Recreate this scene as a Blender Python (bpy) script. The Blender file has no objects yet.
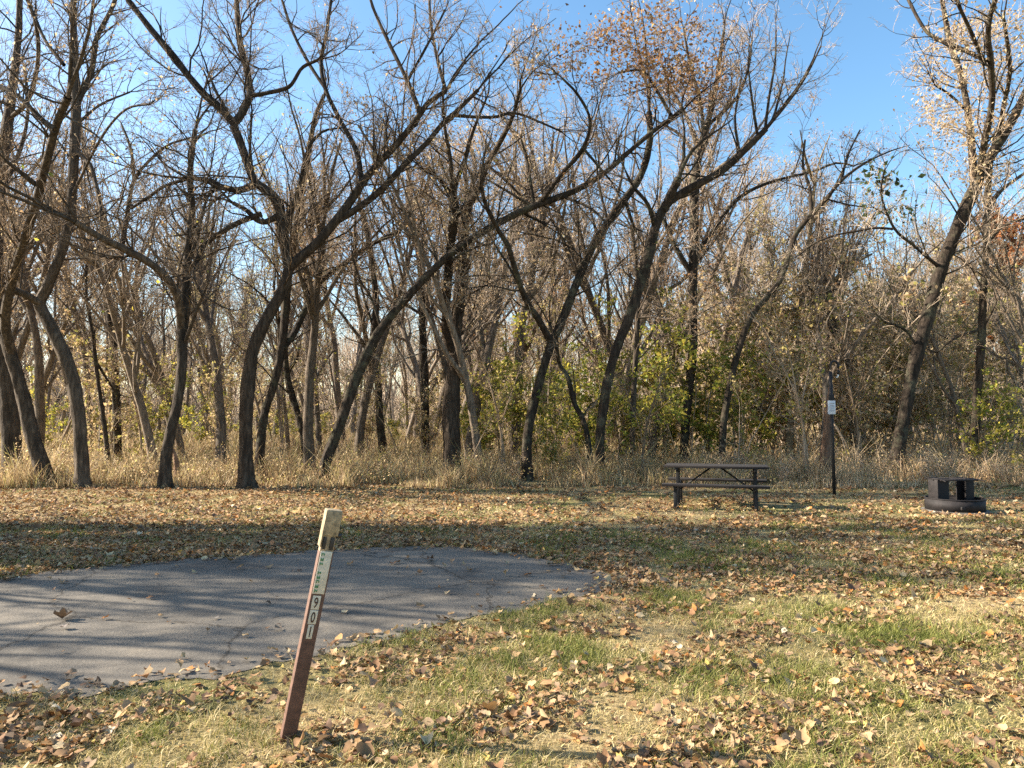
import bpy, math, random
import numpy as np
from mathutils import Vector

# ------------------------------------------------------------------ camera, sky, sun, exposure
scene = bpy.context.scene
COL = scene.collection
F, EYE = 740.0, 1.65                     # focal length in pixels, eye height
PITCH = math.atan(34.0 / F)
cam_d = bpy.data.cameras.new('camera')
cam = bpy.data.objects.new('camera', cam_d); COL.objects.link(cam)
cam_d.sensor_width = 36.0; cam_d.lens = 36.0 * F / 1024.0
cam_d.clip_start = 0.05; cam_d.clip_end = 2000.0
cam.location = (0, 0, EYE); cam.rotation_euler = (math.pi / 2 + PITCH, 0, 0)
scene.camera = cam

SUN_ELEV, SUN_AZ = math.radians(28.0), math.radians(-83.0)   # azimuth from +Y towards +X
world = bpy.data.worlds.new("World"); scene.world = world; world.use_nodes = True
wn = world.node_tree.nodes; wl = world.node_tree.links
bg = wn['Background']; sky = wn.new('ShaderNodeTexSky')
sky.sky_type = 'NISHITA'; sky.sun_disc = False
sky.sun_elevation = SUN_ELEV; sky.sun_rotation = SUN_AZ
sky.air_density = 1.0; sky.dust_density = 1.2; sky.ozone_density = 1.0
hsv = wn.new('ShaderNodeHueSaturation'); hsv.inputs['Saturation'].default_value = 1.22; hsv.inputs['Hue'].default_value = .494
wl.new(sky.outputs[0], hsv.inputs['Color']); wl.new(hsv.outputs[0], bg.inputs[0]); bg.inputs[1].default_value = 0.092
sun_d = bpy.data.lights.new('sun', 'SUN'); sun = bpy.data.objects.new('sun', sun_d); COL.objects.link(sun)
sun_d.energy = 5.0; sun_d.angle = math.radians(0.53); sun_d.color = (1.0, 0.90, 0.76)
sp = Vector((math.sin(SUN_AZ) * math.cos(SUN_ELEV), math.cos(SUN_AZ) * math.cos(SUN_ELEV), math.sin(SUN_ELEV)))
sun.rotation_euler = (-sp).to_track_quat('-Z', 'Y').to_euler(); sun.location = sp * 60
vs = scene.view_settings
vs.view_transform = 'Standard'; vs.look = 'None'; vs.exposure = 1.78; vs.gamma = 1.0; vs.use_curve_mapping = False
scene.cycles.max_bounces = 5; scene.cycles.diffuse_bounces = 3; scene.cycles.glossy_bounces = 2
scene.cycles.transmission_bounces = 3; scene.cycles.transparent_max_bounces = 4
scene.cycles.use_denoising = False
scene.cycles.sample_clamp_indirect = 4.0

rng = np.random.default_rng(11)
random.seed(5)

# ------------------------------------------------------------------ pixel -> place
CT, ST = math.cos(PITCH), math.sin(PITCH)
def ray(px, py):
    u = (px - 512.0) / F; v = (384.0 - py) / F
    return np.array([u, CT - ST * v, ST + CT * v])
def at(px, py, depth):
    r = ray(px, py); return r * (depth / r[1]) + np.array([0, 0, EYE])
def on_ground(px, py):
    r = ray(px, py); return r * (-EYE / r[2]) + np.array([0, 0, EYE])

# ------------------------------------------------------------------ object helpers
def tag(o, label=None, cat=None, group=None, kind=None):
    if label: o['label'] = label
    if cat: o['category'] = cat
    if group: o['group'] = group
    if kind: o['kind'] = kind
    return o
def empty(name, loc, label=None, cat=None, group=None, rz=0.0):
    o = bpy.data.objects.new(name, None); COL.objects.link(o); o.location = loc; o.rotation_euler = (0, 0, rz)
    o.empty_display_size = 0.2
    return tag(o, label, cat, group)
def link(name, me, mat, parent=None):
    o = bpy.data.objects.new(name, me); COL.objects.link(o)
    if mat is not None: me.materials.clear(); me.materials.append(mat)
    if parent is not None: o.parent = parent
    return o
def mesh_np(name, V, Fq=None, Ft=None, col=None, smooth=True):
    """numpy arrays -> mesh; Fq quads (n,4), Ft triangles (m,3), col per-vertex rgb"""
    me = bpy.data.meshes.new(name)
    V = np.ascontiguousarray(V, dtype=np.float32)
    me.vertices.add(len(V)); me.vertices.foreach_set('co', V.ravel())
    idx = []; starts = []; totals = []; s = 0
    if Fq is not None and len(Fq):
        idx.append(np.asarray(Fq, np.int32).ravel()); n = len(Fq)
        starts.append(np.arange(n) * 4); totals.append(np.full(n, 4)); s = n * 4
    if Ft is not None and len(Ft):
        idx.append(np.asarray(Ft, np.int32).ravel()); n = len(Ft)
        starts.append(s + np.arange(n) * 3); totals.append(np.full(n, 3))
    idx = np.concatenate(idx).astype(np.int32); starts = np.concatenate(starts).astype(np.int32)
    me.loops.add(len(idx)); me.loops.foreach_set('vertex_index', idx)
    me.polygons.add(len(starts)); me.polygons.foreach_set('loop_start', starts)
    me.polygons.foreach_set('loop_total', np.concatenate(totals).astype(np.int32))
    if smooth: me.polygons.foreach_set('use_smooth', np.ones(len(starts), dtype=bool))
    if col is not None:
        a = me.color_attributes.new('Col', 'FLOAT_COLOR', 'POINT')
        c = np.ones((len(V), 4), np.float32); c[:, :3] = col
        a.data.foreach_set('color', c.ravel())
    me.update(calc_edges=True); me.validate()
    return me

class MB:
    """collects boxes, bars and tubes into one mesh"""
    def __init__(s): s.v = []; s.q = []; s.t = []; s.n = 0
    def add(s, V, Q=(), T=()):
        s.v.append(np.asarray(V, float))
        if len(Q): s.q.append(np.asarray(Q) + s.n)
        if len(T): s.t.append(np.asarray(T) + s.n)
        s.n += len(V)
    def box(s, c, size, rot=None):
        sx, sy, sz = [a / 2 for a in size]
        V = np.array([[x, y, z] for x in (-sx, sx) for y in (-sy, sy) for z in (-sz, sz)])
        if rot is not None: V = V @ np.array(rot).T
        s.add(V + np.array(c), [[0, 1, 3, 2], [4, 6, 7, 5], [0, 4, 5, 1], [2, 3, 7, 6], [0, 2, 6, 4], [1, 5, 7, 3]])
    def bar(s, a, b, w, h):
        a = np.array(a, float); b = np.array(b, float); d = b - a; L = np.linalg.norm(d); d /= L
        up = np.array([0, 0, 1.0]) if abs(d[2]) < .95 else np.array([0, 1.0, 0])
        x = np.cross(d, up); x /= np.linalg.norm(x); y = np.cross(x, d)
        s.box((a + b) / 2, (w, h, L), np.stack([x, y, d], 1))
    def tube(s, pts, r, sides=10):
        P = np.array(pts, float)[None]; R = np.broadcast_to(np.asarray(r, float), (P.shape[1],))[None]
        V, Q = tubes(P, R, sides); k = P.shape[1]
        base = len(V); T = []
        V = np.vstack([V, P[0, :1], P[0, -1:]])
        for j in range(sides):
            T.append([base, (j + 1) % sides, j]); T.append([base + 1, (k - 1) * sides + j, (k - 1) * sides + (j + 1) % sides])
        s.add(V, Q, T)
    def build(s, name, mat, parent=None, bevel=0.0, smooth=False):
        me = mesh_np(name, np.vstack(s.v), np.vstack(s.q) if s.q else None, np.vstack(s.t) if s.t else None, smooth=smooth)
        o = link(name, me, mat, parent)
        if bevel:
            m = o.modifiers.new('edge', 'BEVEL'); m.width = bevel; m.segments = 2; m.limit_method = 'ANGLE'
        return o

def norm(a): return a / np.maximum(np.linalg.norm(a, axis=-1, keepdims=True), 1e-9)
def tubes(P, R, sides):
    """P (N,K,3), R (N,K) -> verts, quads"""
    N, K, _ = P.shape
    T = norm(np.gradient(P, axis=1))
    mean = norm(P[:, -1] - P[:, 0])
    ref = np.where(np.abs(mean[:, 2:3]) < 0.8, np.array([[0, 0, 1.0]]), np.array([[0.31, 0.95, 0.0]]))
    U = norm(np.cross(T, ref[:, None, :])); W = np.cross(T, U)
    a = np.arange(sides) * 2 * math.pi / sides
    V = P[:, :, None, :] + R[:, :, None, None] * (np.cos(a)[None, None, :, None] * U[:, :, None, :] + np.sin(a)[None, None, :, None] * W[:, :, None, :])
    i = np.arange(N)[:, None, None] * (K * sides) + np.arange(K - 1)[None, :, None] * sides
    j = np.arange(sides)[None, None, :]; j2 = (j + 1) % sides
    Q = np.stack([i + j, i + j2, i + sides + j2, i + sides + j], -1).reshape(-1, 4)
    return V.reshape(-1, 3), Q

def grow(P0, D0, L, R, K, wander, up, tip=0.35):
    N = len(P0); P = np.empty((N, K + 1, 3)); P[:, 0] = P0; D = norm(D0.copy()); st = (L / K)[:, None]
    bend = rng.normal(size=(N, 3)) * wander * .5
    for k in range(K):
        D = norm(D + rng.normal(size=(N, 3)) * wander + bend + np.array([0, 0, up]))
        P[:, k + 1] = P[:, k] + D * st
    t = np.linspace(0, 1, K + 1)[None]
    return P, R[:, None] * (1 - (1 - tip) * t)

def spawn(P, R, L, n, t0, t1, a0, a1, lr, rr, rmin):
    """children of branches: returns P0, D, L, R"""
    N, K, _ = P.shape
    n = np.maximum(n, 0).astype(int); b = np.repeat(np.arange(N), n); M = len(b)
    if M == 0: return np.zeros((0, 3)), np.zeros((0, 3)), np.zeros(0), np.zeros(0)
    t0 = np.broadcast_to(t0, (N,))[b]; t = t0 + (t1 - t0) * rng.random(M)
    x = t * (K - 1); i = np.minimum(x.astype(int), K - 2); f = (x - i)[:, None]
    p = P[b, i] * (1 - f) + P[b, i + 1] * f; tan = norm(P[b, i + 1] - P[b, i])
    rp = R[b, i] * (1 - f[:, 0]) + R[b, i + 1] * f[:, 0]
    perp = norm(np.cross(tan, rng.normal(size=(M, 3)))); a = np.radians(a0 + (a1 - a0) * rng.random(M))[:, None]
    d = np.cos(a) * tan + np.sin(a) * perp
    ln = L[b] * lr * (0.55 + 0.75 * rng.random(M)) * (1.12 - 0.55 * t)
    return p, d, ln, np.maximum(rp * rr * (.7 + .5 * rng.random(M)), rmin)

def resample(pts, k):
    """catmull-rom through pts, then k+1 points even in arc length"""
    P = np.array(pts, float)
    if len(P) == 2: P = np.array([P[0], (P[0] + P[1]) / 2, P[1]])
    Q = np.vstack([2 * P[0] - P[1], P, 2 * P[-1] - P[-2]]); out = []
    for i in range(1, len(Q) - 2):
        for t in np.linspace(0, 1, 8, endpoint=False):
            a, b, c, d = Q[i - 1], Q[i], Q[i + 1], Q[i + 2]
            out.append(.5 * ((2 * b) + (c - a) * t + (2 * a - 5 * b + 4 * c - d) * t * t + (3 * b - a - 3 * c + d) * t ** 3))
    out.append(P[-1]); out = np.array(out)
    s = np.concatenate([[0], np.cumsum(np.linalg.norm(np.diff(out[:, :3], axis=0), axis=1))])
    q = np.linspace(0, s[-1], k + 1)
    return np.stack([np.interp(q, s, out[:, j]) for j in range(out.shape[1])], 1), s[-1]

# smooth noise in the plane, for patches of grass, litter and weeds
def make_noise(scale, seed, octaves=14):
    g = np.random.default_rng(seed)
    ang = g.random(octaves) * 2 * math.pi; fr = (0.5 + 1.6 * g.random(octaves)) / scale; ph = g.random(octaves) * 6.28
    def f(x, y):
        s = 0
        for a, k, p in zip(ang, fr, ph): s = s + np.sin((x * math.cos(a) + y * math.sin(a)) * k * 6.28 + p)
        return s / math.sqrt(octaves / 2)      # about unit variance
    return f

# ------------------------------------------------------------------ materials
def new_mat(name):
    m = bpy.data.materials.new(name); m.use_nodes = True
    return m, m.node_tree.nodes, m.node_tree.links, m.node_tree.nodes['Principled BSDF']
def ramp(nd, stops):
    r = nd.new('ShaderNodeValToRGB'); e = r.color_ramp.elements
    while len(e) < len(stops): e.new(0.5)
    for el, (p, c) in zip(e, stops): el.position = p; el.color = (*c, 1)
    return r
def noise_node(nd, ln, coord, scale, detail=5, rough=.6, dist=0.0, stretch=None):
    n = nd.new('ShaderNodeTexNoise'); n.inputs['Scale'].default_value = scale; n.inputs['Detail'].default_value = detail
    n.inputs['Roughness'].default_value = rough; n.inputs['Distortion'].default_value = dist
    if stretch:
        mp = nd.new('ShaderNodeMapping'); mp.inputs['Scale'].default_value = stretch; ln.new(coord, mp.inputs[0]); coord = mp.outputs[0]
    ln.new(coord, n.inputs['Vector']); return n
def bark(name, dark, mid, light, rough=.9, bump=.6, moss=None):
    m, nd, ln, b = new_mat(name)
    tc = nd.new('ShaderNodeTexCoord'); oi = nd.new('ShaderNodeObjectInfo')
    n1 = noise_node(nd, ln, tc.outputs['Object'], 9, 6, .65, .4, (1.6, 1.6, .28))
    n2 = noise_node(nd, ln, tc.outputs['Object'], 1.3, 3)
    r = ramp(nd, [(.30, dark), (.5, mid), (.72, light)]); ln.new(n1.outputs[0], r.inputs[0])
    mx = nd.new('ShaderNodeMixRGB'); mx.blend_type = 'MULTIPLY'; mx.inputs[0].default_value = .7
    r2 = ramp(nd, [(.3, (.62, .60, .58)), (.7, (1.15, 1.12, 1.08))]); ln.new(n2.outputs[0], r2.inputs[0])
    ln.new(r.outputs[0], mx.inputs[1]); ln.new(r2.outputs[0], mx.inputs[2])
    hs = nd.new('ShaderNodeHueSaturation'); mr = nd.new('ShaderNodeMapRange')
    mr.inputs[3].default_value = .75; mr.inputs[4].default_value = 1.3
    ln.new(oi.outputs['Random'], mr.inputs[0]); ln.new(mr.outputs[0], hs.inputs['Value']); ln.new(mx.outputs[0], hs.inputs['Color'])
    out = hs.outputs[0]
    if moss:
        n3 = noise_node(nd, ln, tc.outputs['Object'], 2.2, 5, .7); rr = ramp(nd, [(.5, (0, 0, 0)), (.68, (1, 1, 1))]); ln.new(n3.outputs[0], rr.inputs[0])
        m3 = nd.new('ShaderNodeMixRGB'); ln.new(rr.outputs[0], m3.inputs[0]); ln.new(out, m3.inputs[1]); m3.inputs[2].default_value = (*moss, 1); out = m3.outputs[0]
    ln.new(out, b.inputs['Base Color']); b.inputs['Roughness'].default_value = rough
    b.inputs['Specular IOR Level'].default_value = .2
    if bump:
        bp = nd.new('ShaderNodeBump'); bp.inputs['Strength'].default_value = bump; bp.inputs['Distance'].default_value = .04
        ln.new(n1.outputs[0], bp.inputs['Height']); ln.new(bp.outputs[0], b.inputs['Normal'])
    return m
def leaf_mat(name, trans=.35, rough=.75):
    m, nd, ln, b = new_mat(name)
    at_ = nd.new('ShaderNodeAttribute'); at_.attribute_name = 'Col'
    ln.new(at_.outputs['Color'], b.inputs['Base Color']); b.inputs['Roughness'].default_value = rough
    b.inputs['Specular IOR Level'].default_value = .25
    tr = nd.new('ShaderNodeBsdfTranslucent'); ln.new(at_.outputs['Color'], tr.inputs[0])
    mx = nd.new('ShaderNodeMixShader'); mx.inputs[0].default_value = trans
    ln.new(b.outputs[0], mx.inputs[1]); ln.new(tr.outputs[0], mx.inputs[2])
    ln.new(mx.outputs[0], nd['Material Output'].inputs[0]); return m
def plain(name, c, rough=.6, metal=0.0, var=.25, scale=12, bump=.1):
    m, nd, ln, b = new_mat(name); tc = nd.new('ShaderNodeTexCoord')
    n = noise_node(nd, ln, tc.outputs['Object'], scale, 6, .65)
    r = ramp(nd, [(.3, tuple(x * (1 - var) for x in c)), (.7, tuple(min(1, x * (1 + var)) for x in c))])
    ln.new(n.outputs[0], r.inputs[0]); ln.new(r.outputs[0], b.inputs['Base Color'])
    b.inputs['Roughness'].default_value = rough; b.inputs['Metallic'].default_value = metal
    if bump:
        bp = nd.new('ShaderNodeBump'); bp.inputs['Strength'].default_value = bump; bp.inputs['Distance'].default_value = .01
        ln.new(n.outputs[0], bp.inputs['Height']); ln.new(bp.outputs[0], b.inputs['Normal'])
    return m
M_BARK = bark('bark_brown', (.018, .013, .009), (.052, .038, .027), (.125, .095, .068), bump=1.0)
M_BARKG = bark('bark_grey', (.028, .022, .017), (.08, .063, .047), (.175, .14, .105), bump=1.0)
M_BARKD = bark('bark_dark', (.013, .01, .007), (.038, .028, .02), (.09, .068, .05), moss=(.10, .095, .06), bump=1.0)
M_BARKL = bark('bark_pale', (.12, .095, .06), (.24, .19, .12), (.36, .30, .20))
M_TWIG = bark('twig_bark', (.17, .125, .085), (.30, .222, .15), (.43, .335, .235), bump=0)
M_TWIGP = bark('twig_bark_pale', (.26, .20, .145), (.42, .335, .25), (.56, .46, .36), bump=0)
M_LEAF = leaf_mat('tree_leaves', .5)
M_LITTER = leaf_mat('fallen_leaves', .15)
M_GRASS = leaf_mat('grass_blades', .3, .6)
M_BARKF = bark('bark_far', (.06, .047, .036), (.16, .128, .098), (.29, .235, .18))
M_DEAD = bark('dead_wood', (.10, .06, .04), (.21, .13, .085), (.32, .21, .14))

# ------------------------------------------------------------------ ground and asphalt pad
def hill(x, y):
    r = np.hypot(x, y); t = np.clip((r - 70) / 110, 0, 1); t = t * t * (3 - 2 * t)
    return t * (6 + 5 * np.clip(x / 90, 0, 1.2)) * (y > 0) * np.clip(y / 60, 0, 1)
xs = np.unique(np.concatenate([np.linspace(-500, 500, 51), np.linspace(-40, 40, 81)]))
ys = np.unique(np.concatenate([np.linspace(-120, 600, 37), np.linspace(-4, 36, 81)]))
X, Y = np.meshgrid(xs, ys); nz = make_noise(9, 3)
Z = hill(X, Y) + 0.05 * nz(X, Y) * np.clip((Y - 20) / 12, 0, 1)
nx, ny = len(xs), len(ys); ii = (np.arange(ny - 1)[:, None] * nx + np.arange(nx - 1)[None]).ravel()
ground_me = mesh_np('ground', np.stack([X.ravel(), Y.ravel(), Z.ravel()], 1), np.stack([ii, ii + 1, ii + nx + 1, ii + nx], 1))
m, nd, ln, b = new_mat('leafy_ground'); tc = nd.new('ShaderNodeTexCoord')
n1 = noise_node(nd, ln, tc.outputs['Object'], 22, 8, .75); n2 = noise_node(nd, ln, tc.outputs['Object'], .55, 4, .6)
r1 = ramp(nd, [(.28, (.07, .05, .028)), (.42, (.22, .16, .08)), (.56, (.40, .30, .15)), (.75, (.56, .44, .25))])
r1b = ramp(nd, [(.28, (.035, .035, .014)), (.45, (.11, .115, .035)), (.6, (.22, .20, .075)), (.78, (.42, .34, .17))])
ln.new(n1.outputs[0], r1.inputs[0]); ln.new(n1.outputs[0], r1b.inputs[0])
rm = ramp(nd, [(.45, (0, 0, 0)), (.62, (1, 1, 1))]); ln.new(n2.outputs[0], rm.inputs[0])
mx = nd.new('ShaderNodeMixRGB'); ln.new(rm.outputs[0], mx.inputs[0]); ln.new(r1.outputs[0], mx.inputs[1]); ln.new(r1b.outputs[0], mx.inputs[2])
ln.new(mx.outputs[0], b.inputs['Base Color']); b.inputs['Roughness'].default_value = .95; b.inputs['Specular IOR Level'].default_value = .1
bp = nd.new('ShaderNodeBump'); bp.inputs['Strength'].default_value = .8; bp.inputs['Distance'].default_value = .03
ln.new(n1.outputs[0], bp.inputs['Height']); ln.new(bp.outputs[0], b.inputs['Normal'])
tag(link('ground', ground_me, m), 'leaf-strewn grassy ground of the campsite clearing', 'ground', kind='structure')

edge_px = [(-60, 583), (0, 577), (60, 571), (120, 566), (200, 559), (300, 552), (380, 548), (450, 548), (500, 553), (540, 559), (578, 567), (604, 574),
           (612, 582), (594, 591), (550, 602), (500, 612), (450, 622), (400, 634), (350, 645), (300, 655), (250, 665), (200, 675), (120, 686), (60, 693), (0, 700), (-60, 707)]
pad = np.array([on_ground(*p)[:2] for p in edge_px])
padr, _ = resample(np.hstack([pad + np.array([0, -.07]) * (np.arange(len(pad)) > 12)[:, None], np.zeros((len(pad), 1))]), 260)
pad_fine = padr[:, :2].copy(); ne = make_noise(.7, 8); ne2 = make_noise(.16, 9)
pad_fine[:, 1] += .06 * ne(padr[:, 0] + 9, padr[:, 1]) + .028 * ne2(padr[:, 0], padr[:, 1])
pad_fine = np.vstack([[-19.0, 6.6], pad_fine, [-19.0, 3.2]])
def in_poly(x, y, poly):
    c = np.zeros(x.shape, bool); n = len(poly)
    for i in range(n):
        x1, y1 = poly[i]; x2, y2 = poly[(i + 1) % n]
        if y1 == y2: continue
        c ^= ((y1 > y) != (y2 > y)) & (x < (x2 - x1) * (y - y1) / (y2 - y1) + x1)
    return c
tip_i = int(pad_fine[:, 0].argmax())
def even(P, k):
    q = np.concatenate([[0], np.cumsum(np.hypot(*np.diff(P, axis=0).T))]); u = np.linspace(0, q[-1], k)
    return np.stack([np.interp(u, q, P[:, 0]), np.interp(u, q, P[:, 1])], 1)
up_, lo_ = even(pad_fine[:tip_i + 1], 300), even(pad_fine[tip_i:][::-1], 300)
pv = np.concatenate([np.hstack([lo_ * (1 - t) + up_ * t, np.full((300, 1), .005)]) for t in np.linspace(0, 1, 9)])
pi_ = (np.arange(8)[:, None] * 300 + np.arange(298)[None]).ravel()
pad_me = mesh_np('asphalt_pad', pv, np.stack([pi_, pi_ + 1, pi_ + 301, pi_ + 300], 1))
m, nd, ln, b = new_mat('worn_asphalt'); tc = nd.new('ShaderNodeTexCoord')
n1 = noise_node(nd, ln, tc.outputs['Object'], 75, 8, .9); n2 = noise_node(nd, ln, tc.outputs['Object'], 1.1, 6, .65, .6)
r1 = ramp(nd, [(.3, (.06, .052, .042)), (.5, (.145, .128, .105)), (.7, (.28, .25, .205))]); ln.new(n1.outputs[0], r1.inputs[0])
r2 = ramp(nd, [(.34, (.60, .60, .60)), (.46, (.92, .91, .89)), (.56, (1.05, 1.03, 1.0)), (.68, (1.35, 1.28, 1.16))]); ln.new(n2.outputs[0], r2.inputs[0])
mx = nd.new('ShaderNodeMixRGB'); mx.blend_type = 'MULTIPLY'; mx.inputs[0].default_value = 1; ln.new(r1.outputs[0], mx.inputs[1]); ln.new(r2.outputs[0], mx.inputs[2])
vo = nd.new('ShaderNodeTexVoronoi'); vo.feature = 'DISTANCE_TO_EDGE'; vo.inputs['Scale'].default_value = .55
nd3 = noise_node(nd, ln, tc.outputs['Object'], 2.2, 5, .7); mm = nd.new('ShaderNodeMixRGB'); mm.inputs[0].default_value = .28
ln.new(tc.outputs['Object'], mm.inputs[1]); ln.new(nd3.outputs['Color'], mm.inputs[2]); ln.new(mm.outputs[0], vo.inputs['Vector'])
rc = ramp(nd, [(.0, (.40, .38, .35)), (.003, (.62, .6, .57)), (.008, (1, 1, 1))]); ln.new(vo.outputs['Distance'], rc.inputs[0])
m4 = nd.new('ShaderNodeMixRGB'); m4.blend_type = 'MULTIPLY'; m4.inputs[0].default_value = 1; ln.new(mx.outputs[0], m4.inputs[1]); ln.new(rc.outputs[0], m4.inputs[2])
ln.new(m4.outputs[0], b.inputs['Base Color']); b.inputs['Roughness'].default_value = .88; b.inputs['Specular IOR Level'].default_value = .3
bp = nd.new('ShaderNodeBump'); bp.inputs['Strength'].default_value = .5; bp.inputs['Distance'].default_value = .006
ln.new(n1.outputs[0], bp.inputs['Height']); ln.new(bp.outputs[0], b.inputs['Normal'])
tag(link('asphalt_pad', pad_me, m), 'worn grey asphalt parking pad with rounded end and thin cracks', 'pavement', kind='structure')

# ------------------------------------------------------------------ trees
def leaf_quads(C, size, cols, spread=.05, flat=0.0, aspect=.62):
    """small bent leaves at points C"""
    n = len(C); C = C + rng.normal(size=(n, 3)) * spread
    d = norm(rng.normal(size=(n, 3)) * np.array([1, 1, .8])); w = norm(np.cross(d, rng.normal(size=(n, 3))))
    s = (size * (.6 + .8 * rng.random(n)))[:, None]; nn = np.cross(d, w) * s * .18
    V = np.stack([C - d * s * .5, C + w * s * .5 * aspect + nn, C + d * s * .5, C - w * s * .5 * aspect + nn], 1).reshape(-1, 3)
    Q = np.arange(n * 4).reshape(n, 4)
    cols = np.array(cols); ci = cols[rng.integers(0, len(cols), n)] * (.7 + .6 * rng.random((n, 1)))
    return V, Q, np.repeat(ci, 4, 0)

TAN = [(.46, .33, .18), (.54, .41, .23), (.36, .24, .13), (.60, .48, .29)]
RUST = [(.27, .14, .06), (.21, .115, .055), (.33, .18, .075), (.17, .10, .06), (.36, .24, .11)]
YELLOWGREEN = [(.32, .32, .05), (.24, .27, .05), (.46, .40, .07), (.17, .20, .04), (.54, .44, .08)]
OLIVE = [(.36, .32, .10), (.44, .37, .13), (.52, .41, .17), (.58, .45, .23), (.26, .25, .07)]
ORANGE = [(.42, .17, .06), (.36, .14, .05), (.48, .24, .09), (.30, .13, .06)]
DKGREEN = [(.05, .075, .03), (.07, .095, .035), (.04, .06, .028)]

def twig_levels(P, R, L, n1, t0, l1, dens2, dens3, rmin=.0035, up=.06, l2r=.5, l3r=.5):
    """three generations of branches on the given limbs; returns (levels)"""
    p, d, ln_, r = spawn(P, R, L, n1, t0, 1.0, 28, 68, 1.0, .42, rmin * 2.6)
    ln_ = l1 * (.45 + .9 * rng.random(len(p))) * (np.clip(r / .03, .6, 1.5))
    P1, R1 = grow(p, d, ln_, np.minimum(r, .026), 7, .16, up, .3)
    p, d, l2, r2 = spawn(P1, R1, ln_, rng.poisson(dens2 * ln_) + 1, .12, .98, 25, 65, l2r, .6, rmin * 1.7)
    P2, R2 = grow(p, d, l2, np.minimum(r2, .011), 5, .17, up, .4)
    p, d, l3, r3 = spawn(P2, R2, l2, rng.poisson(dens3 * l2) + 1, .1, .98, 25, 60, l3r, .6, rmin)
    l3 = np.maximum(l3, .16)
    P3, R3 = grow(p, d, l3, np.minimum(r3, .0065), 3, .18, up, .5)
    return (P1, R1), (P2, R2), (P3, R3)

def join(levels, sides=(5, 3, 3)):
    Vs, Qs, n = [], [], 0
    for (P, R), s in zip(levels, sides):
        if len(P) == 0: continue
        V, Q = tubes(P, R, s); Vs.append(V); Qs.append(Q + n); n += len(V)
    return np.vstack(Vs), np.vstack(Qs)

def crown_mesh(levels, sides, base, twig, barkm, parent, thick):
    V, Q = join(levels, sides)
    me = mesh_np('crown', V - base, Q); o = link('crown', me, barkm, parent); me.materials.append(twig)
    n = sum(len(P) * (P.shape[1] - 1) * k for (P, R), k in zip(levels[:thick], sides[:thick]))
    mi = np.ones(len(me.polygons), np.int32); mi[:n] = 0; me.polygons.foreach_set('material_index', mi)
    return o

def limb_mesh(name, Ps, Rs, base, mat, parent, sides=10, lump=.10):
    V, Q = tubes(Ps[None], Rs[None], sides)
    K = len(Ps); ph = rng.random(4) * 6.28
    g = np.repeat(np.arange(K), sides); h = np.tile(np.arange(sides), K)
    g = g * 40.0 / K
    f_ = 1 + lump * (np.sin(g * .9 + h * 2.1 + ph[0]) * .5 + np.sin(g * 2.3 - h * 1.3 + ph[1]) * .35 + np.sin(g * .37 + ph[2]) * .6)
    if name == 'trunk':
        th = h / sides * 2 * math.pi; zz = np.clip(np.repeat(Ps[:, 2], sides), 0, None)
        f_ = f_ + .30 * np.exp(-zz / .22) * np.sin(th * 5 + ph[3]) + .035 * np.sin(th * 6 + g * .25 + ph[0]) + .03 * rng.normal(size=len(g))
    C = np.repeat(Ps, sides, 0); V = C + (V - C) * f_[:, None]
    return link(name, mesh_np(name, V - base, Q), mat, parent)

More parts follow.
